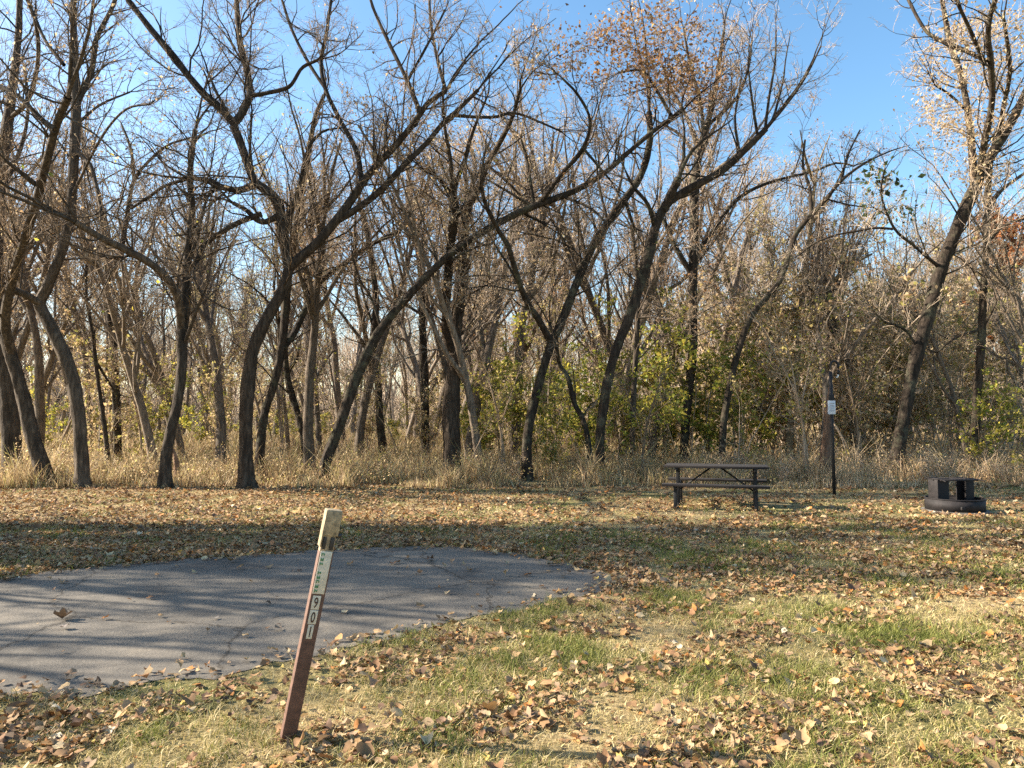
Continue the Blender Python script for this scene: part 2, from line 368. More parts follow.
def traced_tree(label, trunk, w, limbs, depth=None, mat=M_BARK, twig=M_TWIG, leaves=None, nleaf=0, leafsize=.075, tw0=.45, dens=1.0, l1=1.7, flare=1.35,
                cluster=None, puff=(), cat='tree', group=None, twig_len=1.0, name='bare_tree', tip_up=True):
    """trunk and limbs are the outlines' centre lines; each limb drifts in depth as it leaves the trunk"""
    D = depth if depth else on_ground(*trunk[0])[1]
    base = at(trunk[0][0], trunk[0][1], D); base[2] = 0
    root = empty(name, base, label, cat, group)
    drift = rng.normal() * .03
    def lift(px, d0, slope):
        out = []; prev = None; s = 0
        for (x, y) in px:
            if prev is not None: s += math.hypot(x - prev[0], y - prev[1])
            out.append((*at(x, y, d0 + slope * s * D / F), s)); prev = (x, y)
        return np.array(out)
    tp = lift(trunk, D, drift); tp = np.vstack([[tp[0, 0] + (tp[0, 0] - tp[1, 0]) * .1, tp[0, 1], -.15, -5], tp])
    pr, L = resample(tp[:, :3], 120)
    t = np.linspace(0, 1, 121); ww = np.array(w, float)
    rad = np.interp(t, np.linspace(0, 1, len(ww)), ww) / 2 * .88 * D / F
    hz = pr[:, 2]; rad = rad * (1 + (flare - 1) * np.exp(-np.clip(hz, 0, None) / .35))
    limb_mesh('trunk', pr, rad, base, mat, root, 18)
    allP, allR, allL, allT = [pr[::6]], [rad[::6]], [L], [tw0]
    for px, w0, w1 in limbs:
        # start depth: where the trunk or an earlier limb passes nearest to the limb's first point
        best = None
        for Pp in allP:
            q = Pp - np.array([0, 0, EYE]); dep = q[:, 1] * CT + q[:, 2] * ST
            xx = 512 + F * q[:, 0] / dep; yy = 384 - F * (q[:, 2] * CT - q[:, 1] * ST) / dep
            e = (xx - px[0][0]) ** 2 + (yy - px[0][1]) ** 2; k = e.argmin()
            if best is None or e[k] < best[0]: best = (e[k], Pp[k, 1])
        slope = rng.normal() * .38
        lp = lift(px, best[1], slope)
        pl, Ll = resample(lp[:, :3], 20)
        rl = np.linspace(w0, w1, 21) / 2 * D / F
        limb_mesh('limb', pl, rl, base, mat, root, 8, .07)
        allP.append(pl); allR.append(rl); allL.append(Ll); allT.append(.12)
    # leaders: every traced end grows on
    ends = np.array([p[-1] for p in allP]); dirs = np.array([norm(p[-1] - p[-3]) for p in allP]); re = np.array([r[-1] for r in allR])
    if tip_up:
        k = 2; p0 = np.repeat(ends, k, 0); d0 = norm(np.repeat(dirs, k, 0) + rng.normal(size=(len(p0), 3)) * .28 + np.array([0, 0, .25]))
        l0 = (1.2 + 1.6 * rng.random(len(p0))) * np.clip(np.repeat(re, k) / .05, .6, 1.5)
        PL, RL = grow(p0, d0, l0, np.repeat(re, k) * .6, 20, .06, .02, .25)
        for i in range(len(PL)): allP.append(PL[i]); allR.append(RL[i]); allL.append(l0[i]); allT.append(.05)
    else: PL = None
    P = np.array([q[:21] for q in allP]); R = np.array([q[:21] for q in allR]); Lk = np.array(allL); T0 = np.array(allT)
    n1 = rng.poisson(Lk * (1 - T0) * 2.6 * dens) + 1
    lv = twig_levels(P, R, Lk, n1, T0, l1, 3.8, 5.4, up=.07)
    levels = list(lv); sides = [5, 3, 3]
    if PL is not None: levels.insert(0, (PL, RL)); sides.insert(0, 5)
    tufts = []
    for cx, cy, rx, ry, n, cols, sz in puff:      # clumps of clinging leaves, each on its own short twigs
        k = max(8, n // 26); a = rng.random(k) * 6.28; q = np.sqrt(rng.random(k))
        cc = np.array([at(cx + rx * u * math.cos(t), cy + ry * u * math.sin(t), D + w_) for u, t, w_ in zip(q, a, rng.normal(size=k) * .7)]); tufts.append(cc)
        PT, RT = grow(np.repeat(cc + np.array([0, 0, -.25]), 5, 0), rng.normal(size=(5 * k, 3)) + np.array([0, 0, .8]), np.full(5 * k, .55), np.full(5 * k, .007), 3, .15, .05, .5)
        levels.append((PT, RT)); sides.append(3)
    crown = crown_mesh(levels, sides, base, twig, mat, root, 1 if PL is None else 2)
    if leaves and nleaf:
        P3 = lv[2][0]; pick = rng.integers(0, len(P3), nleaf); C = P3[pick, rng.integers(1, 4, nleaf)]
        if cluster is not None:
            q = C - np.array([0, 0, EYE]); dep = q[:, 1] * CT + q[:, 2] * ST
            xx = 512 + F * q[:, 0] / dep; yy = 384 - F * (q[:, 2] * CT - q[:, 1] * ST) / dep
            keep = np.zeros(len(C), bool)
            for cx, cy, rx, ry in cluster: keep |= ((xx - cx) / rx) ** 2 + ((yy - cy) / ry) ** 2 < 1 + .35 * rng.normal(size=len(C))
            C = C[keep | (rng.random(len(C)) < .06)]
        LV, LQ, LC = leaf_quads(C, leafsize, leaves)
        link('leaves', mesh_np('leaves', LV - base, LQ, col=LC, smooth=False), M_LEAF, crown)
    if puff:
        parts = []
        for cx, cy, rx, ry, n, cols, sz in puff:
            cc = tufts.pop(0); k = len(cc)
            C = cc[rng.integers(0, k, n)] + rng.normal(size=(n, 3)) * np.array([.26, .26, .18]) * rng.choice([.5, 1, 1.6], (n, 1))
            parts.append(leaf_quads(C, sz, cols, .03))
        V_ = np.vstack([p_[0] for p_ in parts]); n_ = 0; Q_ = []
        for p_ in parts: Q_.append(p_[1] + n_); n_ += len(p_[0])
        link('leaves', mesh_np('leaves', V_ - base, np.vstack(Q_), col=np.vstack([p_[2] for p_ in parts]), smooth=False), M_LEAF, crown)
    return root

traced_tree('leaning grey trunk sweeping out past the picture edge beside the thick upright one', [(47, 487), (40, 460), (32, 435), (22, 392), (10, 352), (0, 320), (-18, 270), (-28, 200), (-30, 120), (-22, 40)], [15, 14, 13, 9, 5],
            [([(12, 355), (5, 320), (15, 270), (28, 230), (40, 188), (55, 130), (68, 97)], 9, 6), ([(40, 188), (20, 172), (5, 160)], 5, 3), ([(55, 130), (40, 118), (20, 98), (0, 86)], 5, 3)], mat=M_BARKG, leaves=TAN, nleaf=500)
traced_tree('thick upright grey trunk close behind the leaning one at the edge of the woods', [(14, 490), (12, 450), (8, 400), (2, 340), (-4, 270), (-2, 200), (8, 120), (18, 40), (20, -30)], [20, 17, 15, 10, 5],
            [([(8, 120), (28, 100), (38, 60), (35, 20), (20, -15)], 5, 3), ([(-2, 200), (20, 150), (28, 110), (25, 70)], 5, 3)], depth=19.5, mat=M_BARKG)
traced_tree('grey forked tree whose trunk bends to an elbow and splits in a wide V', [(83, 488), (81, 450), (79, 420), (72, 378), (60, 345), (45, 316), (40, 303), (48, 285), (62, 250), (70, 215), (73, 175), (76, 110), (74, 50), (73, -10)], [15, 14, 13, 11, 10, 9, 6],
            [([(42, 305), (28, 296), (12, 290), (-12, 286)], 8, 6), ([(78, 100), (92, 70), (96, 40), (112, 8), (118, -10)], 6, 4), ([(75, 150), (90, 165), (96, 185), (101, 210)], 5, 3),
             ([(76, 125), (100, 105), (130, 92)], 3, 2), ([(70, 200), (100, 140), (125, 110), (150, 104)], 3, 2), ([(64, 65), (45, 40), (32, 10)], 4, 3)], mat=M_BARKG, leaves=TAN, nleaf=700)
traced_tree('slim straight dark trunk forking high up, deeper behind the V-shaped tree', [(118, 470), (117, 420), (115, 370), (112, 335), (108, 300), (107, 262), (102, 215), (96, 185), (86, 160), (80, 120)], [9, 8, 8, 6, 3],
            [([(110, 280), (121, 250), (128, 210), (134, 180), (150, 160), (168, 145), (190, 138)], 6, 2), ([(134, 180), (131, 150), (122, 125)], 4, 2)], depth=25, mat=M_BARKD, twig_len=1)
traced_tree('thin dark pole-like young tree leaning slightly behind the fork', [(109, 470), (105, 430), (98, 380), (92, 330), (86, 290), (88, 240)], [5, 4, 3], [([(95, 360), (115, 392)], 3, 2), ([(88, 300), (102, 280)], 3, 2)], depth=22, mat=M_BARKD)
traced_tree('grey tree with one long limb arching back over towards the edge of the woods', [(165, 488), (166, 460), (171, 430), (178, 400), (182, 365), (182, 335), (186, 295), (188, 250), (192, 210), (190, 175), (195, 130)], [12, 11, 11, 8, 5],
            [([(182, 330), (178, 298), (165, 276), (145, 260), (120, 247), (98, 236), (75, 222)], 9, 6), ([(184, 345), (194, 318), (205, 290)], 4, 2), ([(190, 260), (198, 235), (205, 205), (215, 180)], 4, 2)], mat=M_BARKG, leaves=YELLOWGREEN, nleaf=600, leafsize=.1,
            cluster=[(160, 330, 25, 40), (150, 310, 20, 30)])
traced_tree('broken grey stub leaning out of the weeds beside the arching tree', [(177, 472), (176, 460), (173, 449)], [7, 6, 3], [], depth=18.6, mat=M_DEAD, tw0=.99, dens=.1, l1=.3, tip_up=False, cat='stump', name='broken_stub')
traced_tree('broad dark many-limbed tree with a spreading crown, tallest of the front row', [(247, 488), (246, 455), (246, 420), (248, 385), (253, 350), (266, 320), (280, 295), (288, 272), (286, 250), (282, 225), (278, 203), (266, 190), (254, 180), (246, 160), (239, 140), (234, 124)], [17, 15, 14, 13, 12, 11, 9, 8],
            [([(234, 124), (222, 110), (205, 95), (190, 78), (175, 58), (158, 38), (142, 18), (128, 0)], 8, 6), ([(234, 124), (244, 110), (250, 94), (247, 70), (240, 40), (236, -5)], 8, 5),
             ([(250, 96), (272, 92), (290, 86), (302, 68), (318, 60)], 5, 3), ([(258, 183), (240, 190), (222, 187), (205, 180), (190, 178)], 8, 5), ([(190, 178), (165, 186), (150, 196), (132, 208)], 4, 3),
             ([(289, 268), (300, 258), (318, 242), (335, 222), (350, 202), (366, 178), (382, 160), (402, 138), (416, 120), (428, 103), (446, 91)], 11, 5),
             ([(338, 220), (355, 210), (372, 198), (388, 183), (406, 163), (424, 146), (444, 122), (456, 112), (478, 90)], 8, 4), ([(450, 115), (475, 117), (495, 117), (515, 113), (542, 123), (562, 132)], 4, 2),
             ([(446, 91), (438, 62), (431, 25), (429, -8)], 4, 3), ([(420, 112), (406, 78), (390, 45), (376, 15), (368, -8)], 5, 3), ([(362, 182), (356, 150), (340, 120), (325, 88), (321, 60), (326, 35), (332, -5)], 6, 3),
             ([(284, 235), (298, 190), (308, 150), (322, 132), (340, 128)], 6, 2), ([(325, 88), (308, 62), (292, 30), (282, 0)], 4, 3), ([(280, 215), (262, 222), (246, 210), (233, 203)], 7, 4),
             ([(262, 214), (240, 222), (222, 232), (205, 245), (196, 262)], 6, 4), ([(254, 180), (250, 150), (252, 110)], 4, 2), ([(408, 80), (430, 40), (445, 10)], 3, 2)], leaves=TAN, nleaf=900, mat=M_BARK, l1=1.9)
traced_tree('slender dark tree curving out from behind the broad one with an arching side limb', [(259, 470), (261, 440), (265, 412), (273, 388), (280, 358), (284, 330), (286, 300), (289, 270), (296, 228), (303, 185), (309, 150), (315, 118), (324, 95)], [10, 9, 9, 8, 7, 4],
            [([(283, 348), (294, 334), (306, 308), (320, 282), (338, 268), (354, 256), (370, 245), (386, 237), (400, 231), (409, 214), (416, 199), (424, 191)], 7, 4), ([(386, 237), (376, 225), (370, 205)], 3, 2)], depth=20, mat=M_BARKD)
traced_tree('small dark young tree tilted over towards the broad tree', [(305, 450), (302, 430), (296, 408), (288, 380), (284, 345), (276, 310)], [8, 7, 5], [([(300, 425), (318, 412), (335, 408)], 2, 1)], depth=23, mat=M_BARKD)
traced_tree('long dark tree leaning far over beside the post, its limb reaching across the woods', [(321, 483), (327, 458), (338, 430), (347, 404), (357, 376), (369, 350), (381, 329), (396, 310), (412, 292), (428, 275), (447, 257), (470, 240), (495, 225), (518, 213), (537, 205), (562, 196), (584, 186), (607, 171), (631, 150), (655, 130), (682, 111)], [12, 11, 10, 9, 8, 7, 6, 4],
            [([(534, 206), (531, 185), (527, 160), (521, 138)], 4, 2), ([(540, 204), (560, 176), (583, 148), (590, 120), (578, 95), (562, 78)], 5, 2), ([(583, 148), (600, 168), (610, 180)], 3, 2),
             ([(533, 206), (515, 196), (500, 187), (488, 180)], 3, 2), ([(672, 117), (660, 96), (648, 76), (638, 70), (618, 73)], 4, 2), ([(381, 329), (372, 300), (360, 280), (352, 255)], 3, 2), ([(562, 196), (590, 208), (608, 225)], 3, 2)],
            tw0=.35, leaves=RUST, nleaf=600, puff=[(660, 74, 44, 22, 900, RUST, .105), (612, 58, 36, 30, 600, RUST, .10), (560, 50, 40, 40, 300, RUST, .09), (640, 28, 46, 24, 420, RUST, .10)], mat=M_BARKD)
traced_tree('thick vine-wrapped trunk with bulging foot and snapped top', [(452, 470), (452, 445), (451, 420), (452, 395), (455, 360), (457, 320), (461, 285), (463, 255), (464, 228), (468, 205)], [19, 20, 17, 13, 15, 14, 12],
            [([(450, 350), (446, 325), (447, 290), (450, 250), (454, 222), (452, 198)], 10, 8), ([(468, 207), (480, 185), (487, 165), (500, 142), (512, 118), (520, 90)], 8, 3), ([(460, 215), (448, 190), (436, 176), (420, 168)], 6, 3), ([(487, 165), (505, 180), (520, 195)], 3, 2)],
            depth=20.5, mat=M_BARK, leaves=TAN, nleaf=2600, leafsize=.09, twig=M_TWIGP)
traced_tree('dark two-stemmed tree parting in a narrow V half way up, yellow leaves at its fork', [(527, 462), (527, 445), (530, 420), (537, 392), (544, 366), (552, 342), (560, 325), (570, 300), (580, 275), (592, 248), (606, 225), (621, 204), (636, 184), (645, 164), (650, 138), (649, 112)], [11, 10, 10, 9, 9, 8, 6],
            [([(552, 345), (540, 322), (526, 300), (516, 272), (508, 246), (500, 233), (488, 210)], 7, 4), ([(524, 295), (508, 265), (495, 245)], 3, 2), ([(625, 200), (632, 222), (636, 232)], 4, 3), ([(608, 222), (600, 190), (596, 160)], 3, 2)], depth=19.5, mat=M_BARKD, leaves=YELLOWGREEN, nleaf=500, cluster=[(560, 330, 40, 50)])
traced_tree('thin dark stem bowing away from the two-stemmed tree near its foot', [(590, 458), (588, 440), (583, 420), (574, 402), (568, 378), (560, 365), (556, 345)], [6, 6, 4], [], depth=20, mat=M_BARKD)
traced_tree('dark leaning tree with a snapped stub and one strong limb ending in long whip-like twigs', [(600, 460), (600, 435), (603, 410), (608, 380), (616, 350), (630, 315), (642, 278), (650, 250), (656, 226), (666, 205), (684, 192), (704, 181), (722, 171), (740, 155), (755, 140), (766, 129)], [11, 10, 10, 12, 11, 9, 8, 6],
            [([(664, 210), (670, 196), (675, 186), (679, 178)], 9, 8), ([(765, 130), (769, 98), (775, 62), (776, 30)], 3, 1.5), ([(766, 129), (786, 105), (805, 78), (821, 46)], 3, 1.5), ([(758, 138), (752, 100), (748, 65)], 3, 1.5), ([(655, 228), (648, 205), (636, 190)], 5, 3), ([(740, 156), (735, 120), (740, 85)], 3, 1.5)], depth=19.2, mat=M_BARKD, tw0=.6, dens=.6, twig=M_TWIGP)
traced_tree('thin pale-sided stem standing close against the leaning tree with the stub', [(632, 450), (633, 410), (635, 370), (637, 335), (638, 300), (636, 265), (632, 230)], [6, 6, 4], [([(637, 318), (650, 317), (668, 320)], 3, 2)], depth=22, mat=M_BARKG)
traced_tree('upright dark trunk with a twiggy rounded crown and one long side limb', [(684, 455), (686, 420), (690, 380), (693, 345), (693, 300), (693, 265), (694, 230), (695, 190), (699, 152), (707, 126), (715, 92), (720, 58), (724, 30)], [9, 9, 10, 10, 9, 6, 3],
            [([(690, 272), (680, 255), (671, 238), (664, 220)], 6, 4), ([(696, 252), (712, 233), (726, 212), (740, 197), (760, 186), (785, 178), (812, 172), (836, 163), (854, 166)], 5, 2), ([(699, 152), (688, 120), (672, 90), (660, 60)], 5, 2), ([(707, 126), (735, 100), (748, 70), (752, 40)], 4, 2),
             ([(699, 160), (680, 135), (655, 120)], 4, 2), ([(704, 135), (700, 100), (690, 65), (684, 30)], 4, 2), ([(792, 176), (800, 155), (802, 140)], 2, 1)], dens=.65, depth=23, mat=M_BARKD, leaves=RUST, nleaf=700, puff=[(703, 84, 32, 24, 950, RUST, .11), (690, 45, 40, 35, 420, RUST, .10), (655, 22, 45, 26, 300, RUST + TAN, .10)], twig=M_TWIGP)
traced_tree('dark S-curved tree rising out of the olive brush and bending over', [(722, 455), (724, 420), (730, 385), (740, 345), (752, 315), (766, 298), (780, 280), (789, 256), (796, 234), (811, 215), (826, 199), (841, 181), (862, 165), (888, 152), (910, 145)], [8, 8, 7, 7, 6, 5, 3, .8],
            [([(811, 215), (810, 190), (803, 165), (805, 140)], 4, 2), ([(841, 181), (848, 155), (860, 130)], 3, 1.5), ([(826, 199), (850, 205), (875, 208)], 2, 1)], tip_up=False, dens=.8, l1=1.3, depth=22, mat=M_BARKD, twig=M_TWIGP)
traced_tree('pale yellowish trunk standing straight behind the S-curved tree', [(788, 460), (791, 420), (796, 370), (801, 315), (806, 265), (811, 225), (815, 185), (820, 160), (830, 135)], [8, 8, 7, 6, 3, 1], [([(815, 185), (806, 160), (800, 130)], 4, .8), ([(811, 225), (828, 200), (845, 165)], 3, 1.5), ([(803, 312), (823, 294), (840, 274), (857, 262), (872, 254)], 4, 2)], tip_up=False, dens=.8, l1=1.3, depth=25, mat=M_BARKL, twig=M_TWIGP)
traced_tree('great dark leaning trunk with a tall crown of pale dry leaves behind the fire ring', [(897, 462), (900, 440), (905, 412), (911, 380), (918, 350), (929, 312), (940, 272), (951, 243), (964, 212), (974, 190), (985, 166), (1000, 141), (1014, 116), (1026, 92), (1036, 60)], [15, 14, 14, 14, 13, 15, 11, 9, 7],
            [([(974, 190), (972, 150), (968, 112), (960, 72), (950, 42), (942, 0)], 8, 5), ([(978, 178), (985, 140), (992, 102), (991, 65), (988, 30), (996, -5)], 7, 4), ([(984, 60), (960, 48), (932, 36), (920, 22), (907, -3)], 4, 3), ([(985, 65), (970, 30), (957, 2)], 4, 3), ([(1000, 141), (1003, 110), (1010, 70), (1004, 20)], 5, 3), ([(968, 112), (950, 95), (935, 85)], 3, 2), ([(941, 268), (928, 258), (912, 244), (897, 232), (887, 214), (881, 192), (884, 172)], 3.5, 1.5), ([(893, 229), (876, 228), (858, 231), (836, 235), (815, 243), (800, 254)], 2.5, 1.5), ([(918, 350), (905, 330), (885, 322)], 3, 2)],
            depth=20.5, mat=M_BARKD, twig=M_TWIGP, leaves=TAN, nleaf=4500, leafsize=.085, dens=.95, cluster=[(985, 50, 60, 60), (960, 110, 45, 60), (985, 170, 45, 30), (1010, 40, 50, 70)], puff=[(883, 178, 15, 13, 90, DKGREEN, .17), (893, 206, 24, 12, 60, DKGREEN, .15), (868, 217, 4, 6, 14, DKGREEN, .18), (960, 90, 40, 55, 900, TAN, .09), (1000, 40, 30, 45, 700, TAN, .09), (975, 175, 22, 20, 300, TAN, .09)])
traced_tree('straight dark trunk standing beside the great leaning one', [(974, 452), (976, 420), (978, 385), (981, 345), (983, 300), (986, 260), (987, 220), (988, 188), (992, 150)], [11, 9, 8, 7, 5], [([(986, 215), (1000, 192), (1026, 172)], 4, 3), ([(986, 245), (1005, 225), (1030, 218)], 3, 2), ([(980, 330), (955, 338), (938, 352)], 3, 2)], depth=21.5, mat=M_BARKD)
traced_tree('dark trunk of medium girth seen through the gap under the leaning limb', [(383, 452), (380, 420), (378, 380), (374, 340), (376, 300), (370, 250), (362, 210)], [9, 8, 6], [([(374, 330), (362, 290), (355, 255)], 3, 2)], depth=27, mat=M_BARKD)
traced_tree('straight black trunk between the leaning tree and the vine-wrapped one', [(425, 445), (425, 410), (424, 370), (422, 310), (420, 260), (412, 220), (408, 180)], [10, 8, 6], [([(423, 315), (405, 305), (390, 300)], 3, 2), ([(420, 260), (432, 225), (438, 200)], 3, 2)], depth=28, mat=M_BARKD)
traced_tree('weathered broken snag of reddish dead wood behind the lantern pole', [(825, 480), (826, 450), (828, 425), (829, 404), (831, 386)], [12, 11, 9, 5], [], depth=18.6, mat=M_DEAD, tw0=.99, dens=.05, l1=.3, tip_up=False, name='dead_snag', cat='snag')

# ------------------------------------------------------------------ trees deeper in the woods: a few kinds, then copies
def wild_tree(kind, h, r0, forks, dens, twig, mat, leaves=None, nleaf=0, lsize=.09, lean=.05, cup=.10):
    root = empty(kind, (0, 0, 0))
    P, R = grow(np.array([[0, 0, -.15]]), np.array([[lean, .0, 1.0]]), np.array([h * .92]), np.array([r0]), 20, .045, .05, .18)
    R = R * (1 + .35 * np.exp(-P[:, :, 2].clip(0) / .4))
    V, Q = tubes(P, R, 8)
    p, d, l, r = spawn(P, R, np.array([h]), np.array([forks]), .28, .9, 22, 52, .5, .72, .02)
    PL, RL = grow(p, d, l, np.minimum(r, r0 * .62), 20, .07, cup, .25)
    V2, Q2 = tubes(PL, RL, 6)
    trunk = link('trunk', mesh_np('trunk', np.vstack([V, V2]), np.vstack([Q, Q2 + len(V)])), mat, root)
    PP = np.concatenate([P, PL]); RR = np.concatenate([R, RL]); LL = np.concatenate([[h], l]); T0 = np.concatenate([[.55], np.full(len(l), .15)])
    lv = twig_levels(PP, RR, LL, rng.poisson(LL * (1 - T0) * 2.0 * dens) + 1, T0, 2.0, 3.1, 4.0, rmin=.005, up=.09)
    crown = crown_mesh(list(lv), [4, 3, 3], np.zeros(3), twig, mat, root, 1)
    if leaves:
        C = lv[2][0][rng.integers(0, len(lv[2][0]), nleaf), 2]
        LV, LQ, LC = leaf_quads(C, lsize, leaves); link('leaves', mesh_np('leaves', LV, LQ, col=LC, smooth=False), M_LEAF, crown)
    return root
def kids(o): return [c for c in bpy.data.objects if c.parent == o]
TREE_OF = {}
def learn(root): TREE_OF[root.name] = [(c, kids(c)) for c in kids(root)]
def copy_tree(root, loc, rz, s, label=None, group=None, cat=None, tilt=(0, 0)):
    r = root.copy(); COL.objects.link(r); r.location = loc; r.rotation_euler = (tilt[0], tilt[1], rz); r.scale = (s, s, s)
    for c, gs in TREE_OF[root.name]:
        k = c.copy(); COL.objects.link(k); k.parent = r
        for g in gs:
            q = g.copy(); COL.objects.link(q); q.parent = k
    return tag(r, label, cat, group)
def remove_tree(root):
    for c, gs in TREE_OF[root.name]:
        for g in gs: bpy.data.objects.remove(g)
        bpy.data.objects.remove(c)
    bpy.data.objects.remove(root)

KINDS = [wild_tree('woodland_tree', 13.5, .20, 9, .85, M_TWIGP, M_BARKF, TAN, 1500, .06),
         wild_tree('woodland_tree', 12.0, .10, 7, .85, M_TWIGP, M_BARKF, TAN, 900, .06, lean=.15),
         wild_tree('woodland_tree', 15.0, .24, 11, .75, M_TWIGP, M_BARKF, TAN, 2000, .07),
         wild_tree('woodland_tree', 11.0, .08, 6, .85, M_TWIGP, M_BARKF, OLIVE, 800, lean=-.12),
         wild_tree('woodland_tree', 14.0, .17, 8, .85, M_TWIGP, M_BARKF, TAN, 1200, .06, lean=.08),
         wild_tree('woodland_tree', 12.5, .16, 10, .8, M_TWIGP, M_BARKF, RUST, 1500)]
HT = [13.5, 12, 15, 11, 14, 12.5]
for k in KINDS: learn(k)
def roof_px(px):
    """how high the woods behind reach in the picture at this bearing"""
    return np.interp(px, [-200, 0, 130, 200, 330, 480, 620, 740, 800, 850, 900, 935, 980, 1250], [60, 100, 165, 140, 120, 80, 50, 55, 125, 190, 245, 235, 180, 130])
n = 0; spots = []; tries = 0
WOOD_LABEL = 'bare grey tree among many alike, deep in the woods behind the front row'
while n < 215 and tries < 9000:
    tries += 1
    y = 21 + 60 * rng.random() ** 1.25; x = (rng.random() * 2 - 1) * (.74 * y + 1.5)
    if any((x - a) ** 2 + (y - c) ** 2 < (1.5 + .022 * y) ** 2 for a, c in spots): continue
    px = 512 + F * x / y
    if y < 30 and rng.random() < .35: continue
    k = int(rng.integers(0, len(KINDS))); s = .75 + .5 * rng.random()
    top = 418 - F * (HT[k] * s - EYE) / y; lim = roof_px(px) + rng.normal() * 18
    if top < lim:
        s = ((418 - lim) * y / F + EYE) / HT[k]
        if s < .5: continue
    spots.append((x, y)); n += 1
    copy_tree(KINDS[k], (x, y, float(hill(np.array(x), np.array(y)))), rng.random() * 6.28, s, WOOD_LABEL, 'bare trees deep in the woods', 'tree', (rng.normal() * .05, rng.normal() * .06))
SHADE = [wild_tree('woodland_tree', 12.5, .24, 10, .82, M_TWIG, M_BARKG, RUST, 900, .10), wild_tree('woodland_tree', 11.5, .21, 9, .76, M_TWIG, M_BARK, TAN, 800, .10, lean=.1)]
for k in SHADE: learn(k)
# the same woods run on beside the clearing, out to the west of the pad
for i, (x, y, k, s) in enumerate([(-14.5, 11.6, 0, .9), (-18, 12.4, 1, .95), (-21.5, 11.2, 0, 1.0), (-12.0, 9.6, 1, .72), (-16.5, 9.2, 1, .8), (-12.6, 7.6, 1, .6), (-19.5, 10.0, 0, .95), (-24.5, 12.6, 1, 1.05), (-10.8, 10.9, 1, 1.0), (-10.3, 8.9, 1, .85), (-11.6, 11.7, 0, 1.15)]):
    copy_tree(SHADE[k], (x, y, 0), rng.random() * 6.28, s, 'bare tree in the stand of woods beyond the west side of the parking pad', 'bare trees beside the parking pad', 'tree')
for k in SHADE: remove_tree(k)
for k in KINDS: remove_tree(k)
_keep = rng; rng = np.random.default_rng(77)
o = wild_tree('rust_leaved_tree', 11.5, .2, 10, 1.0, M_TWIG, M_BARK, ORANGE, 14000, .17)
learn(o); o.location = at(1022, 418, 36); o.location.z = 0; rng = _keep; tag(o, 'tree still full of rust-orange leaves beyond the straight dark trunk', 'tree')

# far woods closing the view on the rise: one mass nobody could count
def far_woods():
    N = 620
    a = (rng.random(N) * 2 - 1) * .78; r = 84 + 90 * rng.random(N)
    x = r * np.sin(a); y = r * np.cos(a); z = hill(x, y)
    px = 512 + F * x / y; h = 11 + 6 * rng.random(N); h = np.where((px > 780) & (px < 930), h * .95, h)
    P, R = grow(np.stack([x, y, z - .2], 1), np.tile([0, 0, 1.0], (N, 1)) + rng.normal(size=(N, 3)) * .06, h, .12 + .12 * rng.random(N), 6, .04, .05, .2)
    p, d, l, r1 = spawn(P, R, h, np.full(N, 14), .25, .98, 25, 55, .34, .6, .03); P1, R1 = grow(p, d, l, r1, 4, .1, .12, .3)
    p, d, l, r2 = spawn(P1, R1, l, np.full(len(P1), 7), .15, 1, 25, 60, .5, .6, .016); P2, R2 = grow(p, d, np.maximum(l, .6), r2, 3, .15, .1, .4)
    M = 2600; a = (rng.random(M) * 2 - 1) * .8; r = 78 + 60 * rng.random(M); x = r * np.sin(a); y = r * np.cos(a)
    h = 2.0 + 3.5 * rng.random(M); PB, RB = grow(np.stack([x, y, hill(x, y) - .2], 1), np.tile([0, 0, 1.0], (M, 1)) + rng.normal(size=(M, 3)) * .25, h, .05 + .06 * rng.random(M), 4, .1, .03, .3)
    p, d, l, r3 = spawn(PB, RB, h, np.full(M, 9), .05, 1, 20, 65, .45, .8, .03); PC, RC = grow(p, d, l, r3, 3, .15, .05, .4)
    return join([(P, R), (P1, R1), (P2, R2), (PB, RB), (PC, RC)], (4, 3, 3, 3, 3))
V, Q = far_woods()
tag(link('far_woods', mesh_np('far_woods', V, Q), M_TWIGP), 'grey-tan mass of bare far-off woods on the rise', 'woods', kind='stuff')

# ------------------------------------------------------------------ brush and shrubs
def shrub(kind, h, stems, spread, dens, twig, leaves=None, nleaf=0, lsize=.09, rmin=.004, r0=.018):
    root = empty(kind, (0, 0, 0))
    d = np.stack([rng.normal(size=stems) * spread, rng.normal(size=stems) * spread, np.ones(stems)], 1)
    p0 = np.stack([rng.normal(size=stems) * .12 * h * spread, rng.normal(size=stems) * .12 * h * spread, np.full(stems, -.05)], 1)
    L = h * (.6 + .5 * rng.random(stems))
    P, R = grow(p0, d, L, r0 * (.7 + .6 * rng.random(stems)), 20, .06, .04, .3)
    V, Q = tubes(P, R, 5); st = link('stems', mesh_np('stems', V, Q), twig, root)
    lv = twig_levels(P, R, L, rng.poisson(L * 3.2 * dens) + 2, np.full(stems, .15), .30 * h, 4.5, 5.5, rmin=rmin, up=.05)
    V, Q = join(lv, (3, 3, 3)); cr = link('crown', mesh_np('crown', V, Q), twig, root)
    if leaves:
        P3 = np.concatenate([lv[2][0][:, 1:4].reshape(-1, 3), lv[1][0][:, 2:6].reshape(-1, 3)])
        C = P3[rng.integers(0, len(P3), nleaf)]
        LV, LQ, LC = leaf_quads(C, lsize, leaves, .06); link('leaves', mesh_np('leaves', LV, LQ, col=LC, smooth=False), M_LEAF, root)
    learn(root); return root
S_YEL = [shrub('leafy_sapling', 4.2, 5, .18, .5, M_TWIG, YELLOWGREEN, 1500, .12), shrub('leafy_sapling', 3.4, 4, .22, .5, M_TWIG, YELLOWGREEN + OLIVE, 1200, .11)]
